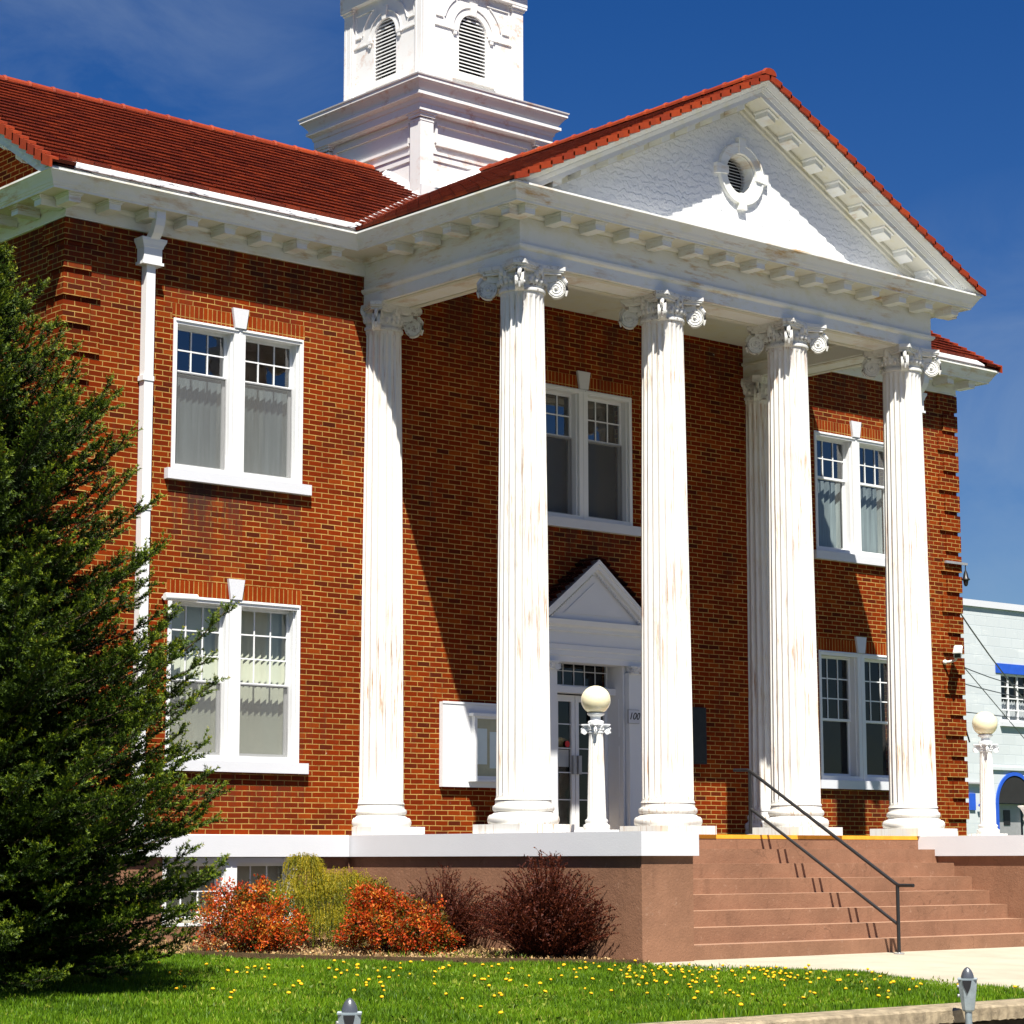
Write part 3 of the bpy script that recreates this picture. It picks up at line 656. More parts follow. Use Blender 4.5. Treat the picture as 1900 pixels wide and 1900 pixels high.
tympanum().build('tympanum', 'scale', ch)
oc = MB()
def ring(m, r0, r1, y0, y1, n=48, a0=0, a1=2*math.pi, c_=ringc):
    vs = []; full = abs(a1-a0-2*math.pi) < 1e-6; N_ = n if full else n+1
    for k in range(N_):
        a = a0+(a1-a0)*k/n; ca, sa = math.cos(a), math.sin(a)
        vs += [(c_[0]+r0*ca, y0, c_[1]+r0*sa), (c_[0]+r1*ca, y0, c_[1]+r1*sa), (c_[0]+r1*ca, y1, c_[1]+r1*sa), (c_[0]+r0*ca, y1, c_[1]+r0*sa)]
    fs = []
    for k in range(n):
        j = (k+1) % N_
        for q in range(4): fs.append((k*4+q, j*4+q, j*4+(q+1) % 4, k*4+(q+1) % 4))
    if not full: fs += [(0, 1, 2, 3), tuple((N_-1)*4+q for q in (3, 2, 1, 0))]
    m.add(vs, fs)
ring(oc, .287, .43, -.335, -.295); ring(oc, .40, .425, -.35, -.336); ring(oc, .262, .284, -.30, -.06)
for a in range(4):
    t = a*math.pi/2; d = Vector((math.cos(t), math.sin(t))); n_ = Vector((-d.y, d.x)); P = Vector(ringc)
    q = [P+d*.275+n_*.05, P+d*.50+n_*.072, P+d*.50-n_*.072, P+d*.275-n_*.05]; oc.prism([(v.x, v.y) for v in q], 'y', -.362, -.294)
ov = oc.build('round_vent', 'trim', ch, smooth=True)
ls = MB(); h = -.26
for k in range(12):
    z = ringc[1]-.245+k*.0435; w = math.sqrt(max(0, .27**2-(z-ringc[1])**2))
    if w > .05: ls.prism([(-.15, z), (-.085, z+.030), (-.085, z+.036), (-.15, z+.006)], 'x', CX-w, CX+w)
ls.build('louver', 'grille', ov)
bk = MB(); bk.box(CX-.3, CX+.3, -.079, -.07, ringc[1]-.3, ringc[1]+.3); bk.build('shade_backing', 'shadow_gap', ov)
cb_ = MB(); cb_.sweep([(-.28, -.25), (Wd+.28, -.25)], [(.5, 7.803), (.06, 7.83), (.0, 7.85), (0, 7.79)]); cb_.build('pediment_flashing', 'flash', ch)

# roofs --------------------------------------------------------------
def tile_field(m, P0, U, V, nu, tw, rows, ex, skip=None, lip=.052):
    """P0 eave start, U along eave (unit), V up slope (unit); one stepped slab per tile"""
    N = U.cross(V).normalized()
    if N.z < 0: N = -N
    r = random.Random(5)
    for j in range(rows):
        for i in range(nu):
            if skip and skip(i, j): continue
            rr = r.random(); jt = r.uniform(-.003, .003); g = .0035
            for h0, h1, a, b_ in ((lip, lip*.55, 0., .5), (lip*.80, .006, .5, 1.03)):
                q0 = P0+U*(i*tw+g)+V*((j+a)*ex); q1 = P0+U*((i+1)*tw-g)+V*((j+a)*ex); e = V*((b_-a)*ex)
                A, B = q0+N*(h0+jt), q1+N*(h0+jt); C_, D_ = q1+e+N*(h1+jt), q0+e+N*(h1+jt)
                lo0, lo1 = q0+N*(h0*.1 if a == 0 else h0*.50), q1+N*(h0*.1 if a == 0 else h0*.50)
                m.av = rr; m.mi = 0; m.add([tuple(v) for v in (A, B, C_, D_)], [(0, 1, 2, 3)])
                # nose of the tile in brighter clay, its sunlit edge painted in
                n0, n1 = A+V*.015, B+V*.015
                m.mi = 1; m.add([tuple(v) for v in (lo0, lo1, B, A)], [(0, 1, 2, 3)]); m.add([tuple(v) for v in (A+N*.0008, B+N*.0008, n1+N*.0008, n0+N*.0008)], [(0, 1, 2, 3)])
    m.mi = 0
YR = 6.30; YE = D-.54; ZR0 = 7.82; ms = (10.17-ZR0)/(YR-YE); mang = math.atan(ms)
Vm = Vector((0, math.cos(mang), math.sin(mang))); Lm = (YR-YE)/math.cos(mang)
rm = MB(); TW = .235; XR0, XR1 = WX0-.56, WX1+.56
f0 = .22   # flashing strip below the first course
P0 = Vector((XR0, YE, ZR0+.03))+Vm*f0; nu = int((XR1-XR0)/TW); rows = int((Lm-f0)/.205)
ex = (Lm-f0)/rows
def skipm(i, j):
    x = XR0+(i+.5)*TW; z = P0.z+Vm.z*j*ex
    # inside the portico roof: leave out
    return -.83 < x < Wd+.83 and zr(x) > z+.30
tile_field(rm, P0, Vector((1, 0, 0)), Vm, nu, (XR1-XR0)/nu, rows, ex, skipm)
rm.av = .4; rm.add([tuple(Vector((XR0, YE, ZR0+.01))), (XR1, YE, ZR0+.01), (XR1, YR, 10.17), (XR0, YR, 10.17)], [(0, 1, 2, 3)])
rm.add([(XR0, YR, 10.17), (XR1, YR, 10.17), (XR1, 2*YR-YE, ZR0), (XR0, 2*YR-YE, ZR0)], [(0, 1, 2, 3)])
rf = rm.build('roof', ['tile', 'tile_lit_lip'], ch, fix=False)
for x0, x1 in ((XR0+.36, -.62), (Wd+.62, XR1-.36)):
    fs_ = MB(); A = Vector((0, YE+.03, ZR0+.052)); B_ = A+Vm*(f0-.01)
    fs_.add([(x0, A.y, A.z), (x1, A.y, A.z), (x1, B_.y, B_.z+.012), (x0, B_.y, B_.z+.012), (x0, A.y, A.z-.06), (x1, A.y, A.z-.06)], [(0, 1, 2, 3), (4, 5, 1, 0)])
    fs_.build('roof_flashing', 'flash', rf)
def ridge(m, A, B_, r=.095, step=.36):
    d = (B_-A); n = int(d.length/step); d = d/n
    for k in range(n):
        p = A+d*k; u = d.normalized(); s_ = u.cross(Vector((0, 0, 1))).normalized(); vs = []; m.av = random.random()
        for t, rr in ((0, r*1.0), (.10, r*1.13), (.14, r*1.0), (1.06, r*.92)):
            for q in range(9):
                a = math.pi*(q/8)*1.1-.05*math.pi; vs.append(tuple(p+d*t+s_*(rr*1.15*math.cos(a))+Vector((0, 0, rr*.82*math.sin(a)))))
        m.add(vs, [(j*9+q, j*9+q+1, (j+1)*9+q+1, (j+1)*9+q) for j in range(3) for q in range(8)]+[tuple(range(9))])
for xa_, xb_ in ((XR0-.02, 2.42), (XR1+.02, 4.9)):
    rg = MB(); ridge(rg, Vector((xa_, YR, 10.20)), Vector((xb_, YR, 10.20))); rg.build('ridge_tiles', 'tile_ridge', rf)
# rake tiles, left and right gable ends
def rake(m, P, V, N, out, n, ex_, w=.10, drop=.13, th=.05):
    for k in range(n):
        m.av = random.random(); q = P+V*(k*ex_)
        lift0, lift1 = .055, .020
        A = q+N*lift0; B_ = q+V*(ex_*1.05)+N*lift1
        vs = []
        for c_, up in ((A, lift0), (B_, lift1)):
            vs += [tuple(c_-out*w), tuple(c_+out*.02), tuple(c_+out*.02-Vector((0, 0, drop))), tuple(c_-out*.015-Vector((0, 0, drop))), tuple(c_-out*.015-Vector((0, 0, .03))), tuple(c_-out*w-Vector((0, 0, .03)))]
        m.add(vs, [(j, (j+1) % 6, 6+(j+1) % 6, 6+j) for j in range(6)]+[(5, 4, 3, 2, 1, 0), (6, 7, 8, 9, 10, 11)])
Nm = Vector((0, -math.sin(mang), math.cos(mang)))
for xa_, o_ in ((XR0, -1), (XR1, 1)):
    rk = MB(); rake(rk, Vector((xa_, YE-.02, ZR0+.03)), Vm, Nm, Vector((o_, 0, 0)), int(Lm/.205), Lm/int(Lm/.205)); rk.build('rake_tiles', 'tile_ridge', rf)
# short tiled return at the left and right eave ends
for xa_ in (XR0, XR1-.36):
    et = MB(); tile_field(et, Vector((xa_, YE, ZR0+.03)), Vector((1, 0, 0)), Vm, 1, .36, 1, f0+.02); et.build('eave_tiles', ['tile_ridge', 'tile_lit_lip'], rf, fix=False)
# portico roof
pang = math.atan(SL); Lp = (CX+.83)/math.cos(pang); rowsp = int(Lp/.205); exp_ = Lp/rowsp
pr_ = MB(); YF = -.87
for s_ in (-1, 1):
    U = Vector((0, 1, 0)); V = Vector((-s_*math.cos(pang), 0, math.sin(pang))); P = Vector((CX+s_*(CX+.83), YF, ZE+.02))
    ny = int((YR-YF)/TW)
    def sk(i, j, s_=s_):
        y = YF+(i+.5)*TW; z = ZE+math.sin(pang)*j*exp_
        return y > YE and ZR0+ms*(y-YE) > z+.30
    tile_field(pr_, P, U, V, ny, TW, rowsp, exp_, sk)
    pr_.av = .4; a = tuple(P); pr_.add([(P.x, YF, P.z-.01), (P.x, YR, P.z-.01), (CX, YR, zr(CX)+.015), (CX, YF, zr(CX)+.015)], [(0, 1, 2, 3)])
prf = pr_.build('portico_roof', ['tile', 'tile_lit_lip'], ch, fix=False)
rp = MB(); ridge(rp, Vector((CX, YF-.03, zr(CX)+.05)), Vector((CX, 5.2, zr(CX)+.05)), r=.10); rp.build('ridge_tiles', 'tile_ridge', prf)
for s_ in (-1, 1):
    rq = MB(); V = Vector((-s_*math.cos(pang), 0, math.sin(pang))); Np = Vector((s_*math.sin(pang), 0, math.cos(pang)))
    rake(rq, Vector((CX+s_*(CX+.85), YF-.005, ZE+.025)), V, Np, Vector((0, -1, 0)), rowsp, exp_, drop=.085); rq.build('rake_tiles', 'tile_ridge', prf)
# valley flashing, white painted metal
vf = MB()
for s_ in (-1, 1):
    pts = []
    for t in (0, 1):
        z = 7.86+t*2.1; x = -.83+(z-ZE)/SL; y = YE+(z-ZR0)/ms; pts.append(Vector((CX+s_*(CX-x), y, z+.05)))
    A, B_ = pts; w1 = Vector((s_*.13, 0, .0+.02)); w2 = Vector((-s_*.02, -.13, .02))
    vf.add([tuple(A), tuple(B_), tuple(B_+w1), tuple(A+w1)], [(0, 1, 2, 3)]); vf.add([tuple(A), tuple(B_), tuple(B_+w2), tuple(A+w2)], [(0, 1, 2, 3)])
vf.build('valley_flashing', 'flash', prf, fix=False)

# side gables (brick, white raking boards)
gls = []
for xx, s_ in ((WX0, -1), (WX1, 1)):
    gb = MB(); gl = MB(); z0g = 7.78; gb.prism([(YE+.54, z0g), (2*YR-YE-.54, z0g), (2*YR-YE-.54, ZR0+ms*.54-.12), (YR, 10.17-.2), (YE+.54, ZR0+ms*.54-.12)], 'x', xx+s_*.0, xx-s_*.2)
    for a, b_, o0, o1 in ((.0, .10, .55, 0.), (.10, .20, .52, 0.), (.20, .30, .10, 0.)):
        ya_ = YE+(7.806-ZR0+a)/ms; yb_ = YE+(7.806-ZR0+b_)/ms
        gl.prism([(max(ya_, YE+.01), 7.806), (YR, 10.17-a), (2*YR-ya_, 7.806), (2*YR-yb_, 7.806), (YR, 10.17-b_), (yb_, 7.806)], 'x', xx+s_*o0, xx+s_*o1-s_*.05)
    gb.build('gable_wall', 'brick', ch); gls.append(gl.build('gable_cornice', 'trim', ch))
glo = gls[0]
for k in range(7):
    m = MB(); y = 3.3+k*.48
    if y > YR-.1: break
    z = ZR0+ms*(y-YE)-.20; m.prism([(y-.08, z-ms*.08), (y+.08, z+ms*.08), (y+.08, z+ms*.08-.09), (y-.08, z-ms*.08-.09)], 'x', WX0-.42, WX0-.10); m.build('modillion', 'trim', glo)

# windows --------------------------------------------------------------
def window(key, rows, zm, kind_up, kind_lo, blind, lintel=True, screen_lo=False, gl_up='glass_hi', gl_lo='glass'):
    x0, x1, z0, z1 = WIN[key]; y = D; q_ = .075
    f = MB(); e = .055; mw = .085; xm = (x0+x1)/2; dp = .21
    base = .065 if lintel else .03
    f.box(x0+.002, x0+e, y-.012, y+dp, z0, z1-.002); f.box(x1-e, x1-.002, y-.012, y+dp, z0, z1-.002)
    f.box(x0+e, x1-e, y-.010, y+dp, z1-.07, z1-.003); f.box(x0+e, x1-e, y-.006, y+dp, z0, z0+base)
    f.box(xm-mw, xm+mw, y-.008, y+dp, z0+base, z1-.07); f.box(xm-.008, xm+.008, y-.016, y-.0085, z0+.01, z1-.01)
    for a in (x0+e, xm-mw-.02, xm+mw, x1-e-.02): f.box(a, a+.02, y+.045, y+dp, z0+base, z1-.0705)       # stops
    f.box(x0+.03, xm-.03, y-.026, y-.0105, z1-.035, z1-.022); f.box(xm+.03, x1-.03, y-.026, y-.0105, z1-.035, z1-.022)
    wo = f.build('window', 'vinyl', ch)
    if lintel:
        s = MB(); s.box(x0-.09, x1+.10, y-.085, y+.02, z0-.135, z0-.002); s.build('sill', 'ledge', wo)
        s = MB(); kx = xm-.01
        s.prism([(x0-.02, z1+.001), (kx-.085, z1+.001), (kx-.115, z1+.185), (x0-.02, z1+.185)], 'y', y-.006, y+.02); s.prism([(kx+.085, z1+.001), (x1+.02, z1+.001), (x1+.02, z1+.185), (kx+.115, z1+.185)], 'y', y-.006, y+.02)
        s.build('lintel', 'soldier', wo)
        s = MB(); s.prism([(kx-.082, z1+.001), (kx+.082, z1+.001), (kx+.122, z1+.255), (kx-.122, z1+.255)], 'y', y-.04, y+.02); s.build('keystone', 'ledge', wo)
    for a, b_ in ((x0+e+.02, xm-mw-.02), (xm+mw+.02, x1-e-.02)):
        zb, zt_ = z0+base, z1-.07; sw = .035
        up = MB(); ya, yb = y+.062+q_, y+.092+q_
        up.box(a, a+sw, ya, yb, zm, zt_); up.box(b_-sw, b_, ya, yb, zm, zt_); up.box(a+sw, b_-sw, ya, yb, zt_-.04, zt_); up.box(a+sw, b_-sw, ya, yb, zm, zm+.035)
        nx = 3
        for i in range(1, nx): xx = a+sw+(b_-a-2*sw)*i/nx; up.box(xx-.009, xx+.009, ya+.004, ya+.014, zm+.035, zt_-.04)
        for j in range(1, rows): zz = zm+.035+(zt_-.04-zm-.035)*j/rows; up.box(a+sw, b_-sw, ya+.003, ya+.013, zz-.009, zz+.009)
        u = up.build('sash', 'vinyl', wo)
        g = MB(); g.add([(a+sw, ya+.018, zm+.035), (b_-sw, ya+.018, zm+.035), (b_-sw, ya+.018, zt_-.04), (a+sw, ya+.018, zt_-.04)], [(0, 1, 2, 3)])
        g.build('pane', gl_up, wo, fix=False)
        if zm > zb+.1:
            lo = MB(); ya, yb = y+.094+q_, y+.122+q_; lo.box(a, a+sw, ya, yb, zb, zm+.03); lo.box(b_-sw, b_, ya, yb, zb, zm+.03); lo.box(a+sw, b_-sw, ya, yb, zb, zb+.045); lo.box(a+sw, b_-sw, ya, yb, zm-.005, zm+.03)
            lo.build('sash', 'vinyl', wo)
            g = MB(); g.add([(a+sw, ya+.015, zb+.045), (b_-sw, ya+.015, zb+.045), (b_-sw, ya+.015, zm-.005), (a+sw, ya+.015, zm-.005)], [(0, 1, 2, 3)])
            g.build('pane', gl_lo, wo, fix=False)
            if screen_lo:
                g = MB(); g.add([(a+.004, y+.058+q_, zb+.02), (b_-.004, y+.058+q_, zb+.02), (b_-.004, y+.058+q_, zm+.01), (a+.004, y+.058+q_, zm+.01)], [(0, 1, 2, 3)]); g.build('insect_screen', 'screen', wo, fix=False)
                fr = MB()
                for q in ((a, a+.018, zb, zm+.02), (b_-.018, b_, zb, zm+.02), (a+.018, b_-.018, zb, zb+.018), (a+.018, b_-.018, zm+.004, zm+.02)): fr.box(q[0], q[1], y+.05+q_, y+.061+q_, q[2], q[3])
                fr.build('screen_frame', 'grey_metal', wo)
        if blind:
            mat, ztop, fold, amp, yb_ = blind; yb_ += .07; bm_ = MB(); n = int((b_-a+.1)/fold)
            vs = []
            for i in range(n+1):
                xx = a-.05+(b_-a+.1)*i/n
                vs += [(xx, yb_+amp, zb-.02), (xx, yb_+amp, ztop), (xx+fold*.93, yb_-amp, zb-.02), (xx+fold*.93, yb_-amp, ztop)]
            bm_.add(vs, [(4*i, 4*i+2, 4*i+3, 4*i+1) for i in range(n+1)]); bm_.build('blind', mat, wo, fix=False)
    return wo
window('UL', 2, 5.72, 0, 0, ('curtain', 5.70, .09, .018, D+.22), screen_lo=True, gl_up='glass_hi')
window('LL', 3, 1.86, 0, 0, ('blind', 2.90, .09, .022, D+.24), screen_lo=True, gl_up='glass', gl_lo='glass')
window('UR', 2, 5.66, 0, 0, ('curtain', 5.66, .12, .03, D+.24), screen_lo=False, gl_up='glass_hi')
window('LR', 3, 1.83, 0, 0, None, screen_lo=False, gl_up='glass_lo', gl_lo='glass_lo')
window('C', 2, 5.66, 0, 0, None, screen_lo=True, gl_up='glass_hi', gl_lo='glass_lo')
window('BL', 2, -1.02, 0, 0, ('blind', -.3, .1, .01, D+.2), lintel=False, gl_up='glass_lo')
window('BR', 2, -1.02, 0, 0, None, lintel=False, gl_up='glass_lo')

# doorway -----------------------------------------------------------
dw = MB(); x0, x1 = 3.02, 4.30; yq = 2.75
for s_ in (-1, 1):
    X = lambda v: CX+s_*v
    dw.box(X(.640), X(.675), yq, 3.10, 0, 2.60); dw.box(X(.675), X(1.0), yq+.02, 2.849, 0, 2.62)
    dw.box(X(.69), X(.95), yq-.08, yq+.0195, .0, 2.32)                       # pilaster
    dw.box(X(.67), X(.97), yq-.10, yq+.0192, .0, .14)
    for z0, z1 in ((.25, .55), (.62, 1.28), (1.42, 1.95)): dw.box(X(.634), X(.6395), 2.83, 3.02, z0, z1)   # jamb panels
dw.box(CX-.64, CX+.64, yq, 3.10, 2.56, 2.62); dw.box(CX-.64, CX+.64, yq+.15, 3.09, 2.01, 2.10)
dn = dw.build('doorway', 'vinyl', ch)
ep = MB()
ep.sweep([(CX-.99, 2.84), (CX-.99, yq-.06), (CX+.99, yq-.06), (CX+.99, 2.84)], [(0, 2.42), (0, 2.50), (.015, 2.505), (.015, 2.58), (.03, 2.59), (.03, 2.66), (0, 2.67), (0, 2.84), (.04, 2.85), (.04, 2.90), (.10, 2.93), (.12, 3.0), (-.30, 3.0), (-.30, 2.42)])
for k in range(44): x = CX-1.0+k*.0465; ep.box(x, x+.024, yq-.085, yq-.0595, 2.862, 2.893)
ep.build('entablature', 'vinyl', dn)
pm = MB(); ps = .78; pz = 3.01; hw = 1.12
def pchev(a, b_, y0, y1):
    for s_ in (-1, 1):
        X = lambda v: CX+s_*v; ap = pz+hw*ps
        pm.prism([(X(hw-a/ps), pz), (X(0), ap-a), (X(0), ap-b_), (X(hw-b_/ps), pz)], 'y', y0, y1)
pchev(0, .06, 2.53, 2.84); pchev(.06, .13, 2.56, 2.84); pchev(.13, .17, 2.62, 2.84)
for s_ in (-1, 1):
    for k in range(26):
        t = .05+k*.034; xx = CX+s_*t; zz = pz+(hw-t)*ps-.175; pm.box(xx-.009, xx+.009, 2.60, 2.64, zz-.028, zz)
pm.prism([(CX-hw+.2, pz), (CX+hw-.2, pz), (CX, pz+hw*ps-.16)], 'y', 2.66, 2.84)
w = .34; pm.prism([(CX-hw+.2+w, pz+.09), (CX+hw-.2-w, pz+.09), (CX, pz+.09+(hw-.2-w)*ps)], 'y', 2.646, 2.661)
pm.build('pediment', 'vinyl', dn)
hr = MB()
for s_ in (-1, 1):
    a_ = math.atan(ps); V = Vector((-s_*math.cos(a_), 0, math.sin(a_))); P = Vector((CX+s_*(hw+.03), 2.50, pz+.005)); 
    tile_field(hr, P, Vector((0, 1, 0)), V, 2, .17, 7, (hw+.03)/math.cos(a_)/7, lip=.06)
hr.build('hood_roof', ['tile', 'tile'], dn, fix=False)
for s_ in (-1, 1):
    m = MB(); volute_capital(m, CX+s_*.82, yq-.03, 2.325, .33); m.build('capital', 'vinyl', dn, smooth=True)
    m = MB(); yl = 3.06; a, b_ = (CX-.635, CX-.006) if s_ < 0 else (CX+.006, CX+.635)
    m.box(a, a+.065, yl, yl+.045, .012, 1.99); m.box(b_-.065, b_, yl, yl+.045, .012, 1.99); m.box(a+.065, b_-.065, yl, yl+.045, 1.90, 1.99); m.box(a+.065, b_-.065, yl, yl+.045, .012, .14)
    for z in (.52, .90, 1.24, 1.58): m.box(a+.065, b_-.065, yl+.012, yl+.024, z-.007, z+.007)
    xm = (a+b_)/2; m.box(xm-.007, xm+.007, yl+.011, yl+.023, .14, 1.90)
    do = m.build('door', 'vinyl', dn)
    g = MB(); g.add([(a+.06, yl+.03, .13), (b_-.06, yl+.03, .13), (b_-.06, yl+.03, 1.91), (a+.06, yl+.03, 1.91)], [(0, 1, 2, 3)]); g.build('door_pane', 'glass_lo', dn, fix=False)
    hx = CX+s_*.05; g = MB(); g.box(hx-.03, hx+.03, yl-.05, yl-.008, .88, 1.14); g.build('door_handle', 'grey_metal', dn)
    if s_ < 0:
        g = MB(); g.box(a+.28, b_-.09, yl+.034, yl+.038, .98, 1.22); g.box(a+.07, a+.17, yl+.034, yl+.038, 1.25, 1.52); g.build('notice', 'paper', dn)
        g = MB(); g.lathe(0, 0, [(.045, 0), (.045, .004)], 20); g.xform(lambda v: (b_-.14+v[0], yl+.006-v[2], 1.30+v[1])); g.build('sticker', 'red', dn, label='round red sticker on the door glass')
tr = MB(); yl = 3.07; tr.box(CX-.64, CX+.64, yl, yl+.04, 2.10, 2.135); tr.box(CX-.64, CX+.64, yl, yl+.04, 2.53, 2.56); tr.box(CX-.638, CX-.62, yl, yl+.04, 2.135, 2.53); tr.box(CX+.62, CX+.638, yl, yl+.04, 2.135, 2.53)
for i in range(1, 6): xx = CX-.62+1.24*i/6; tr.box(xx-.006, xx+.006, yl+.01, yl+.02, 2.135, 2.53)
tr.box(CX-.62, CX+.62, yl+.009, yl+.019, 2.327, 2.339); tr.build('transom', 'vinyl', dn)
g = MB(); g.add([(CX-.62, yl+.025, 2.135), (CX+.62, yl+.025, 2.135), (CX+.62, yl+.025, 2.53), (CX-.62, yl+.025, 2.53)], [(0, 1, 2, 3)]); g.build('transom_pane', 'glass_lo', dn, fix=False)

# downspouts ----------------------------------------------------------
def downspout(x):
    m = MB(); m.box(x-.062, x+.062, 2.72, 2.835, -.0, 6.98); m.box(x-.085, x+.07, 2.71, 2.838, 5.50, 5.56); m.box(x-.085, x+.07, 2.71, 2.838, 2.2, 2.26); m.box(x-.085, x+.07, 2.71, 2.838, 3.9, 3.96)
    dsp = m.build('downspout', 'vinyl', ch)
    m = MB(); q = MB()
    z = [(.150, 6.95), (.150, 6.985), (.128, 6.99), (.130, 7.16), (.140, 7.165), (.150, 7.20), (.175, 7.245), (.178, 7.28)]
    vs = []
    for h_, zz in z:
        vs += [(x-h_, 2.78-h_*.75, zz), (x+h_, 2.78-h_*.75, zz), (x+h_, 2.845, zz), (x-h_, 2.845, zz)]
    q.add(vs, [(i*4+j, i*4+(j+1) % 4, (i+1)*4+(j+1) % 4, (i+1)*4+j) for i in range(len(z)-1) for j in range(4)]+[(0, 1, 2, 3), tuple(4*(len(z)-1)+j for j in range(4))])
    q.build('leader_head', 'vinyl', dsp)
    m = MB(); pts = [(x-.02, 2.53, 7.60), (x-.02, 2.53, 7.50), (x-.02, 2.55, 7.43), (x-.01, 2.60, 7.36), (x, 2.67, 7.31), (x, 2.74, 7.24)]
    vs = []
    for i, p in enumerate(pts):
        a = Vector(pts[max(i-1, 0)]); b2 = Vector(pts[min(i+1, len(pts)-1)]); d = (b2-a).normalized(); n_ = Vector((0, -d.z, d.y))
        for sx, sn in ((-1, -1), (1, -1), (1, 1), (-1, 1)): v = Vector(p)+Vector((sx*.065, 0, 0))+n_*(sn*.05); vs.append(tuple(v))
    m.add(vs, [(i*4+j, i*4+(j+1) % 4, (i+1)*4+(j+1) % 4, (i+1)*4+j) for i in range(len(pts)-1) for j in range(4)]); m.build('elbow', 'vinyl', dsp)
downspout(-3.70); downspout(Wd+3.70)

# bell tower ------------------------------------------------------------
def sq(s_, c_=(CX, YR)): return [(c_[0]-s_, c_[1]+s_), (c_[0]-s_, c_[1]-s_), (c_[0]+s_, c_[1]-s_), (c_[0]+s_, c_[1]+s_)]
tw = MB()
tw.sweep(sq(1.20), [(0, 8.9), (0, 10.80), (-.3, 10.80), (-.3, 8.9)], closed=True)
tw.sweep(sq(1.20), [(0.0, 10.80), (.14, 10.82), (.14, 10.93), (.155, 10.935), (.17, 10.99), (.20, 11.01), (.235, 11.03), (.235, 11.075), (.20, 11.09), (.22, 11.13), (.27, 11.20), (.31, 11.235), (.31, 11.285), (.325, 11.29), (.33, 11.31), (-.16, 11.52), (-.3, 11.50)], closed=True, pclosed=False)
tb = tw.build('tower_base', 'tower', ch)
td = MB()
for sx in (-1, 1):
    for sy in (-1, 1):
        x, y = CX+sx*1.155, YR+sy*1.155
        td.box(x-.125, x+.125, y-.125, y+.125, 8.95, 10.72); td.box(x-.145, x+.145, y-.145, y+.145, 10.74, 10.785); td.box(x-.165, x+.165, y-.165, y+.165, 10.786, 10.818); td.box(x-.132, x+.132, y-.132, y+.132, 10.68, 10.70)
def face_box(m, side, u0, u1, z0, z1, p0, p1, half, c_=(CX, YR)):
    """box on a tower face; side 0 front (-y), 1 left (-x), 2 back, 3 right; u along the face; p = proud distance"""
    if side == 0: m.box(c_[0]+u0, c_[0]+u1, c_[1]-half-p1, c_[1]-half-p0, z0, z1)
    elif side == 2: m.box(c_[0]+u0, c_[0]+u1, c_[1]+half+p0, c_[1]+half+p1, z0, z1)
    elif side == 1: m.box(c_[0]-half-p1, c_[0]-half-p0, c_[1]+u0, c_[1]+u1, z0, z1)
    else: m.box(c_[0]+half+p0, c_[0]+half+p1, c_[1]+u0, c_[1]+u1, z0, z1)
for sd_ in range(4):
    for z0, z1, pp_ in ((10.68, 10.72, .035), (10.36, 10.40, .045), (10.22, 10.26, .035), (10.12, 10.215, .02)): face_box(td, sd_, -.93 if z1 > 10.3 else -1.03, .93 if z1 > 10.3 else 1.03, z0, z1, 0, pp_, 1.20)
    for s_ in (-1, 1): face_box(td, sd_, s_*.93-.02, s_*.93+.02, 10.401, 10.679, 0, .035, 1.20)
td.build('tower_mouldings', 'tower', tb)
# belfry stage
S1 = .97
def belfry_face(m, side):
    """flat face with an arched opening, built for side 0 and turned"""
    st_ = len(m.v); half = S1; r = .278; zs_, zb = 12.42, 11.72; Y = YR-half; zt_ = 13.05; zlo = 11.40
    vs = []; n = 24
    def quad(a, b_, c_, d): m.add([a, b_, c_, d], [(0, 1, 2, 3)])
    P = lambda x, z: (CX+x, Y, z)
    quad(P(-half, zlo), P(half, zlo), P(half, zb), P(-half, zb))
    quad(P(-half, zb), P(-r, zb), P(-r, zs_), P(-half, zs_)); quad(P(r, zb), P(half, zb), P(half, zs_), P(r, zs_))
    quad(P(-half, zs_), P(-r, zs_), P(-r, zt_), P(-half, zt_)); quad(P(r, zs_), P(half, zs_), P(half, zt_), P(r, zt_))
    for k in range(n):
        a0, a1 = math.pi*k/n, math.pi*(k+1)/n; x0, z0 = r*math.cos(a0), zs_+r*math.sin(a0); x1, z1 = r*math.cos(a1), zs_+r*math.sin(a1)
        quad(P(x0, z0), P(x0, zt_), P(x1, zt_), P(x1, z1)); m.add([P(x0, z0), P(x1, z1), (CX+x1, Y+.16, z1), (CX+x0, Y+.16, z0)], [(0, 1, 2, 3)])
    for x in (-r, r): m.add([P(x, zb), P(x, zs_), (CX+x, Y+.16, zs_), (CX+x, Y+.16, zb)], [(0, 1, 2, 3)])
    m.add([P(-r, zb), P(r, zb), (CX+r, Y+.16, zb), (CX-r, Y+.16, zb)], [(0, 1, 2, 3)])
    turn(m, side, st_)
def turn(m, side, st_):
    a = -side*math.pi/2; ca, sa = round(math.cos(a)), round(math.sin(a))
    m.xform(lambda v: (CX+(v[0]-CX)*ca-(v[1]-YR)*sa, YR+(v[0]-CX)*sa+(v[1]-YR)*ca, v[2]), st_)
bf = MB()
for sd_ in range(4): belfry_face(bf, sd_)
bfo = bf.build('belfry', 'tower', ch, fix=False)
bd = MB()
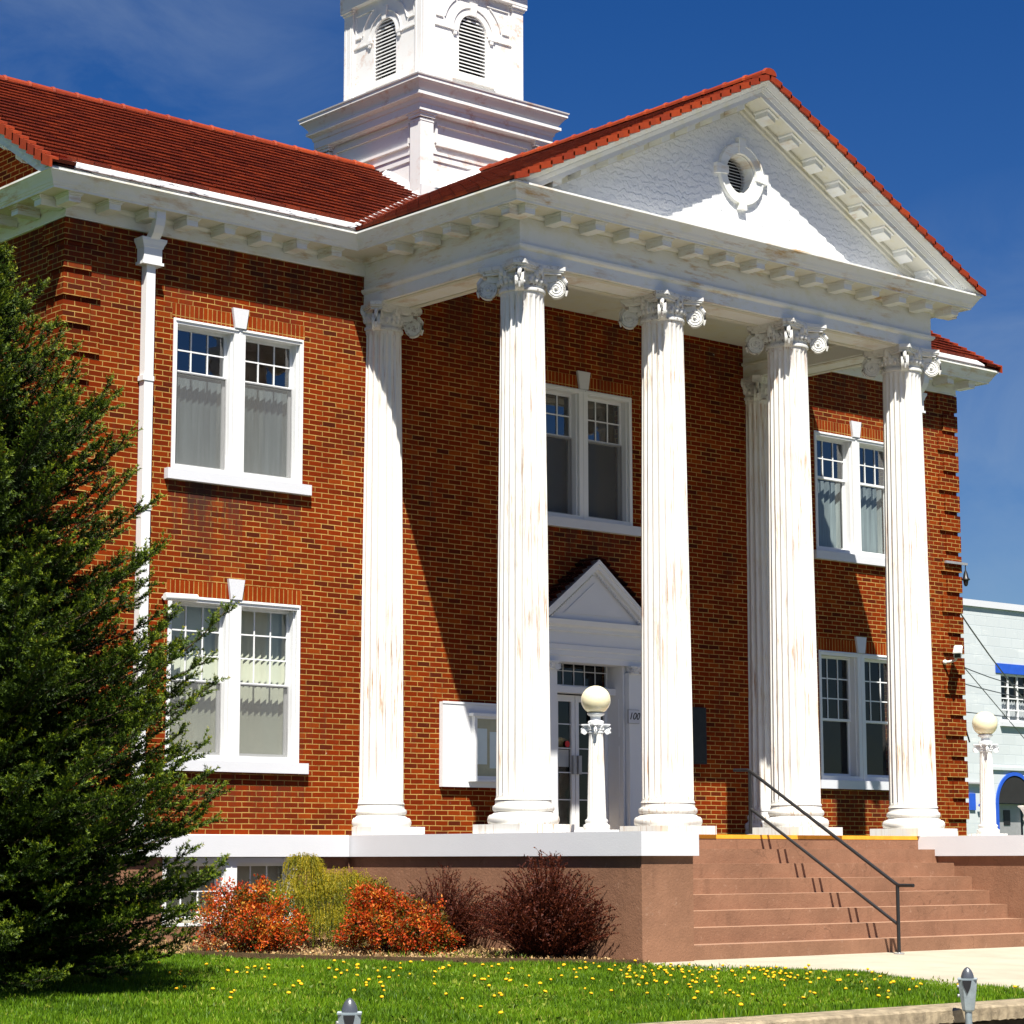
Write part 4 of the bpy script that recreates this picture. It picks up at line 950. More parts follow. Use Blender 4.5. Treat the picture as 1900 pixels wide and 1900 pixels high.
for sd_ in range(4):
    st_ = len(bd.v); Y = YR-S1; h_ = S1
    for s_ in (-1, 1):
        def pil(w, pr_, z0, z1):
            e = S1+pr_ if s_ < 0 else S1-.0006
            bd.box(CX+s_*(.79-w), CX+s_*e, Y-pr_, Y-.0005, z0, z1)
        pil(0, .04, 11.42, 12.98); pil(.02, .060, 12.981, 13.02); pil(.035, .085, 13.021, 13.06)
        x = s_*.895; bd.box(CX+x-.070, CX+x-.058, Y-.046, Y-.0405, 11.60, 12.90); bd.box(CX+x+.048, CX+x+.060, Y-.046, Y-.0405, 11.60, 12.90)
        xa_, xb_ = (.36, .79); bd.box(CX+s_*xa_, CX+s_*xb_, Y-.022, Y-.0005, 12.385, 12.41)          # impost band
        bd.box(CX+s_*.31, CX+s_*.44, Y-.035, Y-.0006, 12.375, 12.425); bd.box(CX+s_*.34, CX+s_*.40, Y-.03, Y-.0006, 12.32, 12.3749)
        bd.box(CX+s_*.45, CX+s_*.79, Y-.022, Y-.0005, 11.56, 11.585)
        # spandrel panel outline
        bd.box(CX+s_*.60, CX+s_*.74, Y-.02, Y-.0005, 12.54, 12.56); bd.box(CX+s_*.725, CX+s_*.742, Y-.02, Y-.0005, 12.5605, 12.93); bd.box(CX+s_*.28, CX+s_*.72, Y-.02, Y-.0005, 12.915, 12.93)
        a0, a1 = (math.pi*.08, math.pi*.30) if s_ > 0 else (math.pi*.70, math.pi*.92); ring(bd, .575, .592, Y-.02, Y-.0005, 14, a0, a1, (CX, 12.42))
    bd.box(CX-.42, CX+.42, Y-.075, Y-.0005, 11.60, 11.665); bd.box(CX-.36, CX+.36, Y-.05, Y-.0005, 11.666, 11.715)
    ring(bd, .28, .31, Y-.015, Y-.0007, 24, 0, math.pi, (CX, 12.42)); ring(bd, .395, .412, Y-.018, Y-.0007, 24, 0, math.pi, (CX, 12.42))
    bd.prism([(CX-.045, 12.69), (CX+.045, 12.69), (CX+.075, 12.90), (CX-.075, 12.90)], 'y', Y-.035, Y-.0005)
    turn(bd, sd_, st_)
bd.build('belfry_mouldings', 'tower', bfo, fix=True)
for sd_ in range(4):
    bl = MB(); bb = MB(); st_ = len(bl.v); Y = YR-S1
    for k in range(17):
        z = 11.735+k*.0575; hh = .278 if z < 12.42 else math.sqrt(max(0, .278**2-(z+.02-12.42)**2))
        if hh > .05: bl.prism([(Y+.02, z), (Y+.09, z+.030), (Y+.09, z+.042), (Y+.02, z+.018)], 'x', CX-hh+.002, CX+hh-.002)
    turn(bl, sd_, st_); st_ = len(bb.v); bb.box(CX-.3, CX+.3, Y+.155, Y+.16, 11.7, 12.72); turn(bb, sd_, st_); bl.build('louver', 'grille', bfo); bb.build('shade_backing', 'shadow_gap', bfo)
bt_ = MB(); bt_.sweep(sq(S1), [(0, 13.05), (.09, 13.06), (.09, 13.30), (.12, 13.32), (.14, 13.45), (.30, 13.50), (.36, 13.62), (-.1, 13.72), (-.2, 13.6)], closed=True, pclosed=False)
bt_.lathe(CX, YR, [(.95, 13.66), (.95, 14.1), (.9, 14.4), (.72, 14.75), (.4, 15.0), (.08, 15.1), (.05, 15.9), (.0, 16.0)], 8); bt_.build('belfry_cornice', 'tower', bfo)
# apron flashing where the tower meets the roofs, with a dark gap
af = MB()
x, y, zc = CX-1.20, YR-1.20, 9.0
af.box(x-.12, x+.22, y-.16, y-.126, 9.10, 9.66)
pts = [(x-.03, y-.10), (x-.03, YR-.1)]
for (xa_, ya_), (xb_, yb_), za, zb_ in (((CX-1.34, YR-1.34), (CX-1.34, YR-.35), ZR0+ms*(YR-1.34-YE)+.02, ZR0+ms*(YR-.35-YE)+.02),):
    af.add([(xa_, ya_, za), (xb_, yb_, zb_), (xb_+.14, yb_, zb_+.16), (xa_+.14, ya_, za+.16)], [(0, 1, 2, 3)]); af.add([(xa_, ya_, za), (xb_, yb_, zb_), (xb_-.10, yb_, zb_+.03), (xa_-.10, ya_, za+.03)], [(0, 1, 2, 3)])
za, zb_ = zr(CX-1.34)+.03, zr(CX)+.03
for s_ in (-1, 1): af.add([(CX+s_*1.34, YR-1.34, za), (CX, YR-1.34, zb_), (CX, YR-1.2, zb_+.14), (CX+s_*1.34, YR-1.2, za+.14)], [(0, 1, 2, 3)])
af.build('apron_flashing', 'flash', tb, fix=False)

# ------------------------------------------------------------------ things on and by the courthouse
def lamp(x, y, label):
    t = empty('porch_lamp', (x, y, 0), label, 'lamp', 'globe lamps on the stair cheek walls')
    m = MB(); m.box(x-.185, x+.185, y-.185, y+.185, .0006, .03); m.build('plinth', 'column', t)
    m = MB(); shaft(m, x, y, .15, 1.155, .108, .083, 16, 6, .10, .02); m.lathe(x, y, [(.15, .03), (.158, .05), (.155, .085), (.135, .092), (.125, .11), (.132, .12), (.134, .14), (.115, .155)], 32); s_ = m.build('post', 'column', t, smooth=True)
    m = MB(); volute_capital(m, x, y, 1.165, .31); m.build('capital', 'vinyl', t, smooth=True)
    m = MB(); m.lathe(x, y, [(.07, 1.25), (.088, 1.258), (.095, 1.275), (.088, 1.292), (.06, 1.298), (.055, 1.335), (.062, 1.345), (.085, 1.352), (.10, 1.365), (.103, 1.378), (.09, 1.385), (.088, 1.375)], 28); m.build('globe_holder', 'vinyl', t, smooth=True)
    m = MB(); m.ball((x, y, 1.535), .174, 1, 1, .97, 32, 20); m.build('globe', 'globe', t, smooth=True)
lamp(-.055, -1.35, 'white column lamp with cream globe standing left of the entrance steps'); lamp(7.385, -1.25, 'white column lamp with cream globe at far right beyond the steps')
# urn
u = empty('urn', (7.40, -1.98, 0), 'white urn cut by the right edge, on the ledge beside the far lamp', 'urn')
m = MB(); m.lathe(7.40, -1.98, [(.12, .001), (.12, .03), (.09, .04), (.055, .07), (.045, .12), (.07, .14), (.10, .17), (.125, .22), (.11, .27), (.125, .31), (.155, .36), (.19, .385), (.185, .40), (.15, .39), (.10, .3)], 32); m.build('bowl', 'column', u, smooth=True)
# handrail down the middle of the steps
h = empty('handrail', (CX, -2.74, GZ), 'black steel handrail running down the middle of the brown steps', 'handrail')
def capsule_path(pts, r, name): m = MB(); m.tube(pts, r, 10); return m.build(name, 'black', h, smooth=True)
capsule_path([(CX, -2.72, gz(-2.72)), (CX, -2.72, -.63)], .023, 'post'); capsule_path([(CX, -.30, -.002), (CX, -.30, .83)], .023, 'post')
capsule_path([(CX, -.02, .845), (CX, -.26, .84), (CX, -.33, .81), (CX, -2.68, -.60), (CX, -2.74, -.628), (CX, -2.97, -.628)], .022, 'top_rail')
capsule_path([(CX, -.30, .34), (CX, -2.72, -1.10)], .020, 'lower_rail')
m = MB(); m.lathe(CX, -2.72, [(.065, gz(-2.72)+.013), (.065, gz(-2.72)+.024), (.03, gz(-2.72)+.026), (.028, gz(-2.72)+.03)], 20); m.lathe(CX, -.30, [(.05, -.003), (.05, .008), (.03, .012)], 16); m.build('base_plate', 'grey_metal', h, smooth=True)
# notice board
nb = empty('notice_board', (1.65, 2.84, .65), 'white notice board with glazed case on the brick wall left of the entrance', 'notice board')
m = MB(); m.box(1.01, 2.30, 2.775, 2.848, .65, 1.78); m.box(1.005, 2.305, 2.765, 2.774, 1.755, 1.785); m.build('backboard', 'vinyl', nb)
m = MB(); X0, X1, Z0, Z1 = 1.50, 2.12, .76, 1.60
m.box(X0, X0+.05, 2.70, 2.7745, Z0, Z1); m.box(X1-.05, X1, 2.70, 2.7745, Z0, Z1); m.box(X0+.05, X1-.05, 2.70, 2.7745, Z1-.03, Z1); m.box(X0+.05, X1-.05, 2.70, 2.7745, Z0, Z0+.04); m.box(X0-.05, X1+.05, 2.665, 2.7746, Z1+.0005, Z1+.04); m.box(X0-.05, X1+.05, 2.675, 2.7746, Z0-.035, Z0-.0005); m.build('case', 'vinyl', nb)
m = MB(); m.box(X0+.05, X1-.05, 2.765, 2.7742, Z0+.04, Z1-.03); m.build('pinboard', 'cork', nb)
m = MB(); m.box(X0+.10, X0+.27, 2.760, 2.7645, Z0+.20, Z1-.16); m.box(X0+.32, X0+.50, 2.760, 2.7645, Z0+.15, Z1-.20); m.build('notice', 'paper', nb)
m = MB(); m.add([(X0+.05, 2.712, Z0+.04), (X1-.05, 2.712, Z0+.04), (X1-.05, 2.712, Z1-.03), (X0+.05, 2.712, Z1-.03)], [(0, 1, 2, 3)]); m.build('glass_front', 'glass', nb, fix=False)
# dark wall plaque
m = MB(); m.box(5.56, 6.05, 2.80, 2.848, 1.07, 1.90); m.box(5.60, 6.01, 2.79, 2.799, 1.11, 1.86); tag(m.build('plaque', 'bronze', loc=(5.8, 2.82, 1.07)), 'dark bronze plaque on the shaded brick wall right of the entrance', 'plaque')
# house number 100
ns = empty('number_sign', (4.48, 2.66, 1.60), 'small sign with the number 100 on the white door pilaster', 'sign')
m = MB(); m.box(4.315, 4.535, 2.652, 2.6695, 1.60, 1.80); m.build('sign_frame', 'grey_metal', ns)
m = MB(); m.box(4.323, 4.527, 2.647, 2.6515, 1.608, 1.792); m.build('sign_panel', 'ledge', ns)
tc = bpy.data.curves.new('numerals', 'FONT'); tc.body = '100'; tc.size = .140; tc.shear = .30; tc.align_x = 'CENTER'; tc.align_y = 'CENTER'; tc.extrude = .0012; tc.offset = .0015; tc.materials.append(M['black'])
tmp_ = bpy.data.objects.new('numerals_curve', tc); COL.objects.link(tmp_); bpy.context.view_layer.update(); nme = bpy.data.meshes.new_from_object(tmp_.evaluated_get(bpy.context.evaluated_depsgraph_get())); bpy.data.objects.remove(tmp_); nme.materials.clear(); nme.materials.append(M['black'])
to = bpy.data.objects.new('numerals', nme); COL.objects.link(to); to.parent = ns; to.location = (-.055, -.0145, .102); to.rotation_euler = (math.pi/2, 0, 0); KIDS.setdefault(ns.name, []).append(to)
# cameras
cmr = empty('security_camera', (11.80, 2.81, 2.90), 'white box security camera on the right corner brickwork above the far lamp', 'camera')
_f = Vector((-.80, -.55, -.42)).normalized(); _r = _f.cross(Vector((0, 0, 1))).normalized(); _u = _r.cross(_f)
def camx(v): q = Vector((11.72, 2.58, 3.03))+_f*v[0]+_r*v[1]+_u*v[2]; return (q.x, q.y, q.z)
m = MB(); m.box(-.15, .15, -.06, .06, -.055, .045); m.prism([(-.072, .046), (.072, .046), (.055, .066), (-.055, .066)], 'x', -.155, .20); m.xform(camx); m.build('housing', 'plastic', cmr)
m = MB(); m.box(.151, .158, -.048, .048, -.045, .035); m.xform(camx); m.build('lens_window', 'black', cmr)
m = MB(); m.tube([(11.68, 2.84, 2.88), (11.70, 2.76, 2.88), (11.74, 2.66, 2.90), (11.73, 2.60, 2.97)], .022, 8); m.ball((11.68, 2.82, 2.88), .04); m.build('mount', 'plastic', cmr, smooth=True)
cm2 = empty('security_camera', (-3.36, 2.8, 2.84), 'white tube camera over the lower left window beside the spruce', 'camera')
m = MB(); m.lathe(0, 0, [(.045, 0), (.047, .01), (.047, .42), (.03, .425)], 20); m.xform(lambda v: (-3.42+v[2]*.97, 2.70+v[0]-v[2]*.18, 2.86+v[1])); m.build('housing', 'plastic', cm2, smooth=True)
m = MB(); m.tube([(-3.36, 2.84, 2.86), (-3.36, 2.70, 2.86)], .018, 8); m.build('mount', 'plastic', cm2, smooth=True)
# iron bracket with hanging bell at the far corner
br = empty('wall_bracket', (12.0, 2.8, 4.4), 'thin grey wall bracket with dark hanging insulator at the right brick corner', 'bracket')
m = MB(); m.box(11.72, 12.28, 2.76, 2.80, 4.52, 4.56); m.build('arm', 'grey_metal', br)
m = MB(); m.lathe(12.24, 2.78, [(.008, 4.52), (.010, 4.44), (.035, 4.38), (.045, 4.32), (.075, 4.28), (.045, 4.26), (.035, 4.20), (.02, 4.17)], 14); m.build('insulator', 'black', br, smooth=True)

# parking meters ------------------------------------------------------
def meter(x, y, label, rz):
    t = empty('parking_meter', (x, y, -2.71), label, 'parking meter', 'parking meters along the pavement', rz)
    WL[t.name] = Vector((0, 0, 0))
    def bd_(m, name, mat, sm=True): o = m.build(name, mat, t, smooth=sm); return o
    m = MB(); m.lathe(0, 0, [(.055, .0), (.055, .01), (.031, .02), (.031, 1.10)], 20); bd_(m, 'post', 'meter')
    # tapered faceted body
    m = MB(); vs = []; lv = [(.040, .038, 1.085), (.052, .045, 1.10), (.060, .052, 1.16), (.075, .060, 1.28), (.080, .062, 1.355)]
    for w_, d_, z in lv: vs += [(-w_, -d_*.45, z), (-w_*.45, -d_, z), (w_*.45, -d_, z), (w_, -d_*.45, z), (w_, d_*.45, z), (w_*.45, d_, z), (-w_*.45, d_, z), (-w_, d_*.45, z)]
    m.add(vs, [(i*8+j, i*8+(j+1) % 8, (i+1)*8+(j+1) % 8, (i+1)*8+j) for i in range(len(lv)-1) for j in range(8)]+[tuple(range(8)), tuple(32+j for j in range(8))]); bd_(m, 'body', 'meter', False)
    m = MB(); m.box(-.084, .084, -.050, .050, 1.356, 1.368); m.tube([(-.082, 0, 1.362), (-.055, 0, 1.362)], .014, 8); m.tube([(.055, 0, 1.362), (.082, 0, 1.362)], .014, 8); bd_(m, 'collar', 'meter', False)
    # pointed dome
    m = MB(); vs = []; K = 9
    prof = [(.056, 0), (.054, .02), (.047, .045), (.036, .068), (.022, .086), (.006, .097)]
    for r_, z in prof:
        for k in range(20): a = 2*math.pi*k/20; vs.append((r_*1.02*math.cos(a), r_*.78*math.sin(a), 1.368+z))
    m.add(vs, [(j*20+k, j*20+(k+1) % 20, (j+1)*20+(k+1) % 20, (j+1)*20+k) for j in range(5) for k in range(20)]+[tuple(100+k for k in range(20))]); bd_(m, 'dome', 'meter_dark')
    m = MB(); m.prism([(-.040, 1.352), (.040, 1.352), (.030, 1.30), (0, 1.238), (-.030, 1.30)], 'y', -.070, -.058); bd_(m, 'window', 'black', False)
    m = MB(); m.tube([(-.078, -.02, 1.30), (-.09, -.025, 1.30)], .012, 10); m.tube([(-.074, -.02, 1.22), (-.088, -.025, 1.22)], .014, 10); bd_(m, 'coin_slot', 'grey_metal')
meter(-8.83, -8.25, 'grey parking meter at the bottom left of centre, only its domed head showing', R(-40)); meter(-2.08, -8.25, 'grey parking meter at lower right in front of the concrete kerb', R(-56))

# neighbouring building --------------------------------------------------
nbx = empty('painted_building', (27, 9.6, -1.4), 'pale painted block building with blue trim behind the courthouse at right', 'building')
YN = 9.6
def nwall():
    m = MB(); holes = [(22.10, 23.6, 2.60, 3.62), (21.86, 23.04, -1.5, .87)]
    wall_holes(m, 13.4, 40, -1.6, 5.02, YN, holes, .25)
    m.add([(13.4, YN, -1.6), (13.4, 30, -1.6), (13.4, 30, 5.02), (13.4, YN, 5.02)], [(0, 3, 2, 1)]); m.add([(40, YN, -1.6), (40, 30, -1.6), (40, 30, 5.02), (40, YN, 5.02)], [(0, 1, 2, 3)])
    # arch head over the door hole: spandrels fill
    m.build('wall', 'block', nbx, fix=False)
nwall()
m = MB(); m.box(13.3, 40.1, YN-.06, 30.1, 5.021, 5.16); m.build('parapet', 'ledge', nbx)
m = MB(); m.box(13.41, 39.9, YN+.3, 29.9, 4.5, 4.6); m.box(21, 24, YN+1.6, YN+1.7, -1.5, 4.4); m.build('interior', 'dark', nbx)
m = MB(); m.box(21.92, 23.9, YN-.02, YN+.01, 3.64, 3.85); m.build('lintel', 'blue', nbx)
m = MB(); ring(m, .59, .665, YN-.03, YN+.01, 24, 0, math.pi, (22.45, .86)); m.box(21.785, 21.86, YN-.03, YN+.01, -1.4, .86); m.box(23.04, 23.115, YN-.03, YN+.01, -1.4, .86); m.build('arch_trim', 'blue', nbx)
# near-black half disc laid on the wall, painting in the unlit arch opening
m = MB(); ring(m, .0, .59, YN-.012, YN-.004, 24, 0, math.pi, (22.45, .86)); m.build('arch_dark_disc', 'dark', nbx)
m = MB(); m.box(22.0, 22.9, YN+.20, YN+.25, -1.4, .85); dd = m.build('door', 'grey_metal', nbx); m = MB(); m.box(22.30, 22.52, YN+.185, YN+.199, .40, .72); m.build('door_window', 'black', nbx)
wf = MB(); a, b_, c_, d = 22.10, 23.6, 2.60, 3.62
wf.box(a, b_, YN+.05, YN+.09, c_, c_+.05); wf.box(a, b_, YN+.05, YN+.09, d-.03, d)
for xx in (22.115, 22.42, 22.75, 23.08, 23.41): wf.box(xx-.015, xx+.015, YN+.051, YN+.089, c_+.05, d-.03)
for zz in (2.86, 3.11, 3.36): wf.box(a, b_, YN+.052, YN+.088, zz-.012, zz+.012)
wfo = wf.build('window', 'vinyl', nbx); m = MB(); m.add([(a, YN+.095, c_), (b_, YN+.095, c_), (b_, YN+.095, d), (a, YN+.095, d)], [(0, 1, 2, 3)]); m.build('pane', 'glass_lo', wfo, fix=False)
m = MB()
for k in range(16): xx = a+k*.095; m.add([(xx, YN+.17, c_+.02), (xx+.09, YN+.15, c_+.02), (xx+.09, YN+.15, 3.08), (xx+.045, YN+.16, 3.03), (xx, YN+.17, 3.08)], [(0, 1, 2, 3, 4)])
m.build('curtain', 'paper', wfo, fix=False)
m = MB(); m.box(a-.08, b_+.1, YN-.08, YN+.02, c_-.10, c_-.001); m.build('sill', 'ledge', wfo)
m = MB(); m.box(21.3, 40, YN-.05, YN-.002, 1.56, 1.62); m.build('string_course', 'block', nbx)
m = MB(); m.tube([(19.0, YN-.06, 1.25), (21.5, YN-.06, 1.25)], .04, 8); m.build('pipe', 'grey_metal', nbx)
m = MB(); m.box(20.88, 21.06, YN-.04, YN-.002, .70, 1.05); m.tube([(21.1, YN-.1, .80), (21.4, YN-.1, .80)], .03, 8); m.build('sign_board', 'blue', nbx)
# service cables
def cable(pts, r, label, sag=.15):
    P = [Vector(p) for p in pts]; out = []
    for i in range(len(P)-1):
        for k in range(8 if i < len(P)-2 else 9): t = k/8; q = P[i].lerp(P[i+1], t); q.z -= sag*4*t*(1-t); out.append(tuple(q))
    m = MB(); m.tube(out, r, 5); tag(m.build('cable', 'black', loc=tuple(pts[0])), label, 'cable', 'service cables between the buildings')
cable([(12.2, 3.1, 4.02), (24.6, 9.5, 2.05)], .014, 'thick black cable dropping from the high brick corner across the pale building', .25)
cable([(12.2, 3.1, 2.93), (24.6, 9.5, 3.35)], .010, 'upper of the two near level cables crossing the pale wall', .15)
cable([(12.2, 3.1, 2.62), (24.6, 9.5, 3.02)], .010, 'second near level cable, just above the middle of the far window', .05)
cable([(12.2, 3.1, 2.12), (24.6, 9.5, 2.62)], .009, 'lowest near level cable, crossing the bottom of the far window', .0)
cable([(12.2, 3.1, 3.10), (24.6, 9.5, .9)], .009, 'thin slanting cable that passes right of the far lamp globe', .0)
cable([(12.2, 3.1, 2.60), (12.75, 3.2, 1.62)], .014, 'short black cable hanging down just left of the far lamp globe', .0)

# ------------------------------------------------------------------ vegetation
def rot_to(D_, n):
    """random perpendicular frames for unit directions D_ (n,3)"""
    R_ = rng.normal(size=(n, 3)); A = np.cross(D_, R_); A /= np.linalg.norm(A, axis=1)[:, None]+1e-9; return A, np.cross(D_, A)
def needles(P0, P1, dens, ln, wd, rn, spread=.9):
    """needles around segments P0->P1; returns V,F,rnd"""
    d = P1-P0; L = np.linalg.norm(d, axis=1); cnt = np.maximum(2, (L*dens).astype(int)); idx = np.repeat(np.arange(len(L)), cnt); n = len(idx)
    D_ = d[idx]/L[idx][:, None]; t = rng.random(n); base = P0[idx]+d[idx]*t[:, None]; A, B = rot_to(D_, n)
    dirn = D_*(1-spread*.45)+A*spread; dirn /= np.linalg.norm(dirn, axis=1)[:, None]; l = ln*(.7+.5*rng.random(n))
    side = np.cross(dirn, B+.3*rng.normal(size=(n, 3))); side /= np.linalg.norm(side, axis=1)[:, None]+1e-9
    V = np.stack([base-side*wd/2, base+side*wd/2, base+dirn*l[:, None]], 1).reshape(-1, 3); F = np.arange(3*n).reshape(-1, 3)
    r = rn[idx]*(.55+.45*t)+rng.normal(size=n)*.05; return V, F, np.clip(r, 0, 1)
def spruce(cx, cy, H, Rad, name='spruce_tree'):
    z0 = gz(cy); t = empty(name, (cx, cy, z0), 'tall dark green spruce with spiky upturned shoots filling the left edge', 'tree')
    m = MB(); m.tube([(cx, cy, z0-.1), (cx+.03, cy, z0+H*.3), (cx-.02, cy+.02, z0+H*.7), (cx, cy, z0+H)], .13, 12, .012); m.build('trunk', 'bark', t, smooth=True)
    S0 = []; S1 = []; SR = []; br = MB(); z = .15; UP = Vector((0, 0, 1))
    def seg(a, b_, c): S0.append(a); S1.append(b_); SR.append(c)
    while z < H-.1:
        f = z/H; zq = z+min(1.5, 2.2*(1-f))*(.02+.80*f)*.9; Lb = float(np.interp(zq, [0, .56, 1.27, 2.4, 3.05, 4.0, 4.85, 5.6, 6.25, 6.75], [1.85, 2.12, 2.28, 2.22, 1.75, 1.45, 1.25, .80, .35, .08])); nb_ = 24 if f < .22 else (20 if f < .5 else (14 if f < .75 else 8)); a0 = random.random()*6.28
        for k in range(nb_):
            a = a0+2*math.pi*k/nb_+random.uniform(-.3, .3)
            # only sides that can be seen or throw the visible shade carry full detail
            L = Lb*random.choice((.55, .74, .86, .93, .98, 1.0, 1.06))*random.uniform(.9, 1.05)
            if L < .12: continue
            dr = Vector((math.cos(a), math.sin(a), 0)); zz = z+random.uniform(-.09, .09); K = max(4, int(L/.13)); pts = []
            s0 = .10+.55*f+random.uniform(-.10, .12); cu = .26+random.uniform(-.08, .16)
            for i in range(K+1):
                u_ = i/K; rise = L*(s0*u_-(.32-.30*f)*u_*u_+cu*u_**3); sw = .05*math.sin(u_*5+k)
                pts.append(Vector((cx, cy, z0+zz+rise))+dr*(L*u_)+Vector((-dr.y, dr.x, 0))*sw*L*.3)
            br.tube([tuple(p) for p in pts], .017*(1-f*.5), 4, .004)
            for i in range(1, K+1):
                p = pts[i]; u_ = i/K; fd = (pts[i]-pts[i-1]).normalized(); sd_ = fd.cross(UP).normalized(); vis = u_ > .30
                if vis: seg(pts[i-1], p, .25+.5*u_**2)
                if not vis and random.random() < .6: continue
                for s_ in (-1, 1, 0):
                    if s_ == 0 and random.random() < .35: continue
                    tl = (.15+.30*L*(1-u_)**.8*.5)*random.uniform(.7, 1.25); tl = min(tl, .38)
                    if s_ == 0: td_ = (fd*.8+UP*random.uniform(.3, .9)+sd_*random.uniform(-.4, .4)).normalized(); tl *= .6
                    else: td_ = (fd*.8+sd_*s_*random.uniform(.6, 1.0)+UP*random.uniform(-.45, .50)).normalized()
                    q0 = p-fd*random.uniform(0, .1); q1 = q0+td_*tl*.55; q2 = q1+(td_+UP*.35).normalized()*tl*.5
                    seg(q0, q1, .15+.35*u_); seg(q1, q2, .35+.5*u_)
                    for j in range(1, int(tl/.075)+1):
                        w_ = j/(int(tl/.075)+1); b0 = q0.lerp(q1, w_*2) if w_ < .5 else q1.lerp(q2, w_*2-1)
                        for s2 in (-1, 1):
                            if random.random() < .12: continue
                            sdd = td_.cross(UP).normalized(); dd_ = (td_*.8+sdd*s2*.75+UP*random.uniform(-.05, .55)).normalized(); ll = random.uniform(.06, .12)
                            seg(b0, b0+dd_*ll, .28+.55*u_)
            for j in range(4):
                p = pts[-1-min(j//2, K-1)]; dd_ = (dr*random.uniform(.4, .9)+Vector((random.uniform(-.4, .4), random.uniform(-.4, .4), random.uniform(.35, 1.0)))).normalized(); l_ = random.uniform(.09, .19); seg(p, p+dd_*l_*.7, .8); seg(p+dd_*l_*.7, p+dd_*l_, .98)
        z += .155 if f < .6 else .13
    for j in range(26):
        zz = H-.9+j*.036; seg(Vector((cx, cy, z0+zz)), Vector((cx, cy, z0+zz+.05)), .7)
    P0 = np.array([tuple(v) for v in S0]); P1 = np.array([tuple(v) for v in S1]); SRn = np.array(SR)
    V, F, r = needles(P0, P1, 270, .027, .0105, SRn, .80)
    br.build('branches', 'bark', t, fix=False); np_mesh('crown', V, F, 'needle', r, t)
    import sys; sys.stderr.write('SPRUCE %d %d\n' % (len(F), len(S0)))
spruce(-8.55, -2.15, 6.75, 2.3)

def leaves_cloud(P, Nrm, ln, wd, rn, droop=0.):
    """diamond leaves at points"""
    n = len(P); D_ = Nrm+rng.normal(size=(n, 3))*.7; D_[:, 2] -= droop; D_ /= np.linalg.norm(D_, axis=1)[:, None]; A, B = rot_to(D_, n)
    l = ln*(.6+.7*rng.random(n))[:, None]; w = wd*(.7+.5*rng.random(n))[:, None]; mid = P+D_*l*.5
    V = np.stack([P, mid+A*w/2, P+D_*l, mid-A*w/2], 1).reshape(-1, 3); return V, np.arange(4*n).reshape(-1, 4), rn
def bush(name, lobes, base, label, cat, mat, n, ln, wd, stems=40, colf=None, droop=0., group=None, shell=.45, clump=0):
    t = empty(name, base, label, cat, group); Ps = []; Ns = []; Rs = []
    vol = np.array([l[3]*l[4]*l[5] for l in lobes]) ** .75; vol /= vol.sum()
    for (x, y, z, rx, ry, rz_), w in zip(lobes, vol):
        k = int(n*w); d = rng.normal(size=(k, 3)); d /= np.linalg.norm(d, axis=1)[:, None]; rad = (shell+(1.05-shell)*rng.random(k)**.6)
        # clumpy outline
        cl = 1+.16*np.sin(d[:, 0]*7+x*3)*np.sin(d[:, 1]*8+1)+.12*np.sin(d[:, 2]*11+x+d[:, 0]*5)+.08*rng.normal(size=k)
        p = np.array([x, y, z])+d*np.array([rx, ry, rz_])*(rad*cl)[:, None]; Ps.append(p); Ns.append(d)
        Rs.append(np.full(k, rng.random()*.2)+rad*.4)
    P = np.concatenate(Ps); Nn = np.concatenate(Ns)
    if clump:
        q = rng.integers(0, len(P), clump); w = rng.integers(0, clump, len(P)); off_ = rng.normal(size=(len(P), 3))*.036; P = P[q][w]+off_; Nn = Nn[q][w]*.3+off_*12; Rs = [np.concatenate(Rs)[q][w]]; CLR = rng.random(clump)[w]
    else: CLR = rng.random(len(P))
    keep = P[:, 2] > base[2]+.02; P = P[keep]; Nn = Nn[keep]; rr = CLR[keep]
    r = colf(P, rr) if colf else rng.random(len(P))
    V, F, r = leaves_cloud(P, Nn, ln, wd, np.clip(r, 0, 1), droop); np_mesh('foliage', V, F, mat, r, t)
    m = MB()
    for k in range(stems):
        j = random.randrange(len(P)); p = P[j]; q = (base[0]+random.uniform(-.12, .12), base[1]+random.uniform(-.12, .12), base[2]-.02); mid = tuple((q[i]*.55+p[i]*.45)+(0 if i < 2 else .06) for i in range(3)); m.tube([q, mid, tuple(p)], .007, 4, .003)
    m.build('stems', 'bark', t, fix=False)
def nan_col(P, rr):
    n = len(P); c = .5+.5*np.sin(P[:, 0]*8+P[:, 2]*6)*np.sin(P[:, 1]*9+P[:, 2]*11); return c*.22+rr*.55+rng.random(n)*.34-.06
gl1 = gz(.9)
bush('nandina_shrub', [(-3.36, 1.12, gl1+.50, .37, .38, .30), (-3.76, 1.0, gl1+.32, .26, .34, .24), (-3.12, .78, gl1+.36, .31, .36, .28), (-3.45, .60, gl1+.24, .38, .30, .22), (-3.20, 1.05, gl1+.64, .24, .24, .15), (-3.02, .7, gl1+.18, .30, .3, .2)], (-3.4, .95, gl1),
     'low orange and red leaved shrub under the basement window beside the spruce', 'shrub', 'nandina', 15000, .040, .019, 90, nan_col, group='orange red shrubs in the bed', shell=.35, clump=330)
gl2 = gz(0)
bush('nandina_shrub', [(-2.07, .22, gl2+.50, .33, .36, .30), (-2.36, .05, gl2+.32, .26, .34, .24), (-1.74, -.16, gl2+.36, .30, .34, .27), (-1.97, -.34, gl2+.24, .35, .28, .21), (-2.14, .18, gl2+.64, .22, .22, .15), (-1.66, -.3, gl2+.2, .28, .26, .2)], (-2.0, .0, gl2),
     'low orange and red leaved shrub in front of the podium, right of the yellow conifer', 'shrub', 'nandina', 15000, .040, .019, 90, nan_col, group='orange red shrubs in the bed', shell=.35, clump=330)
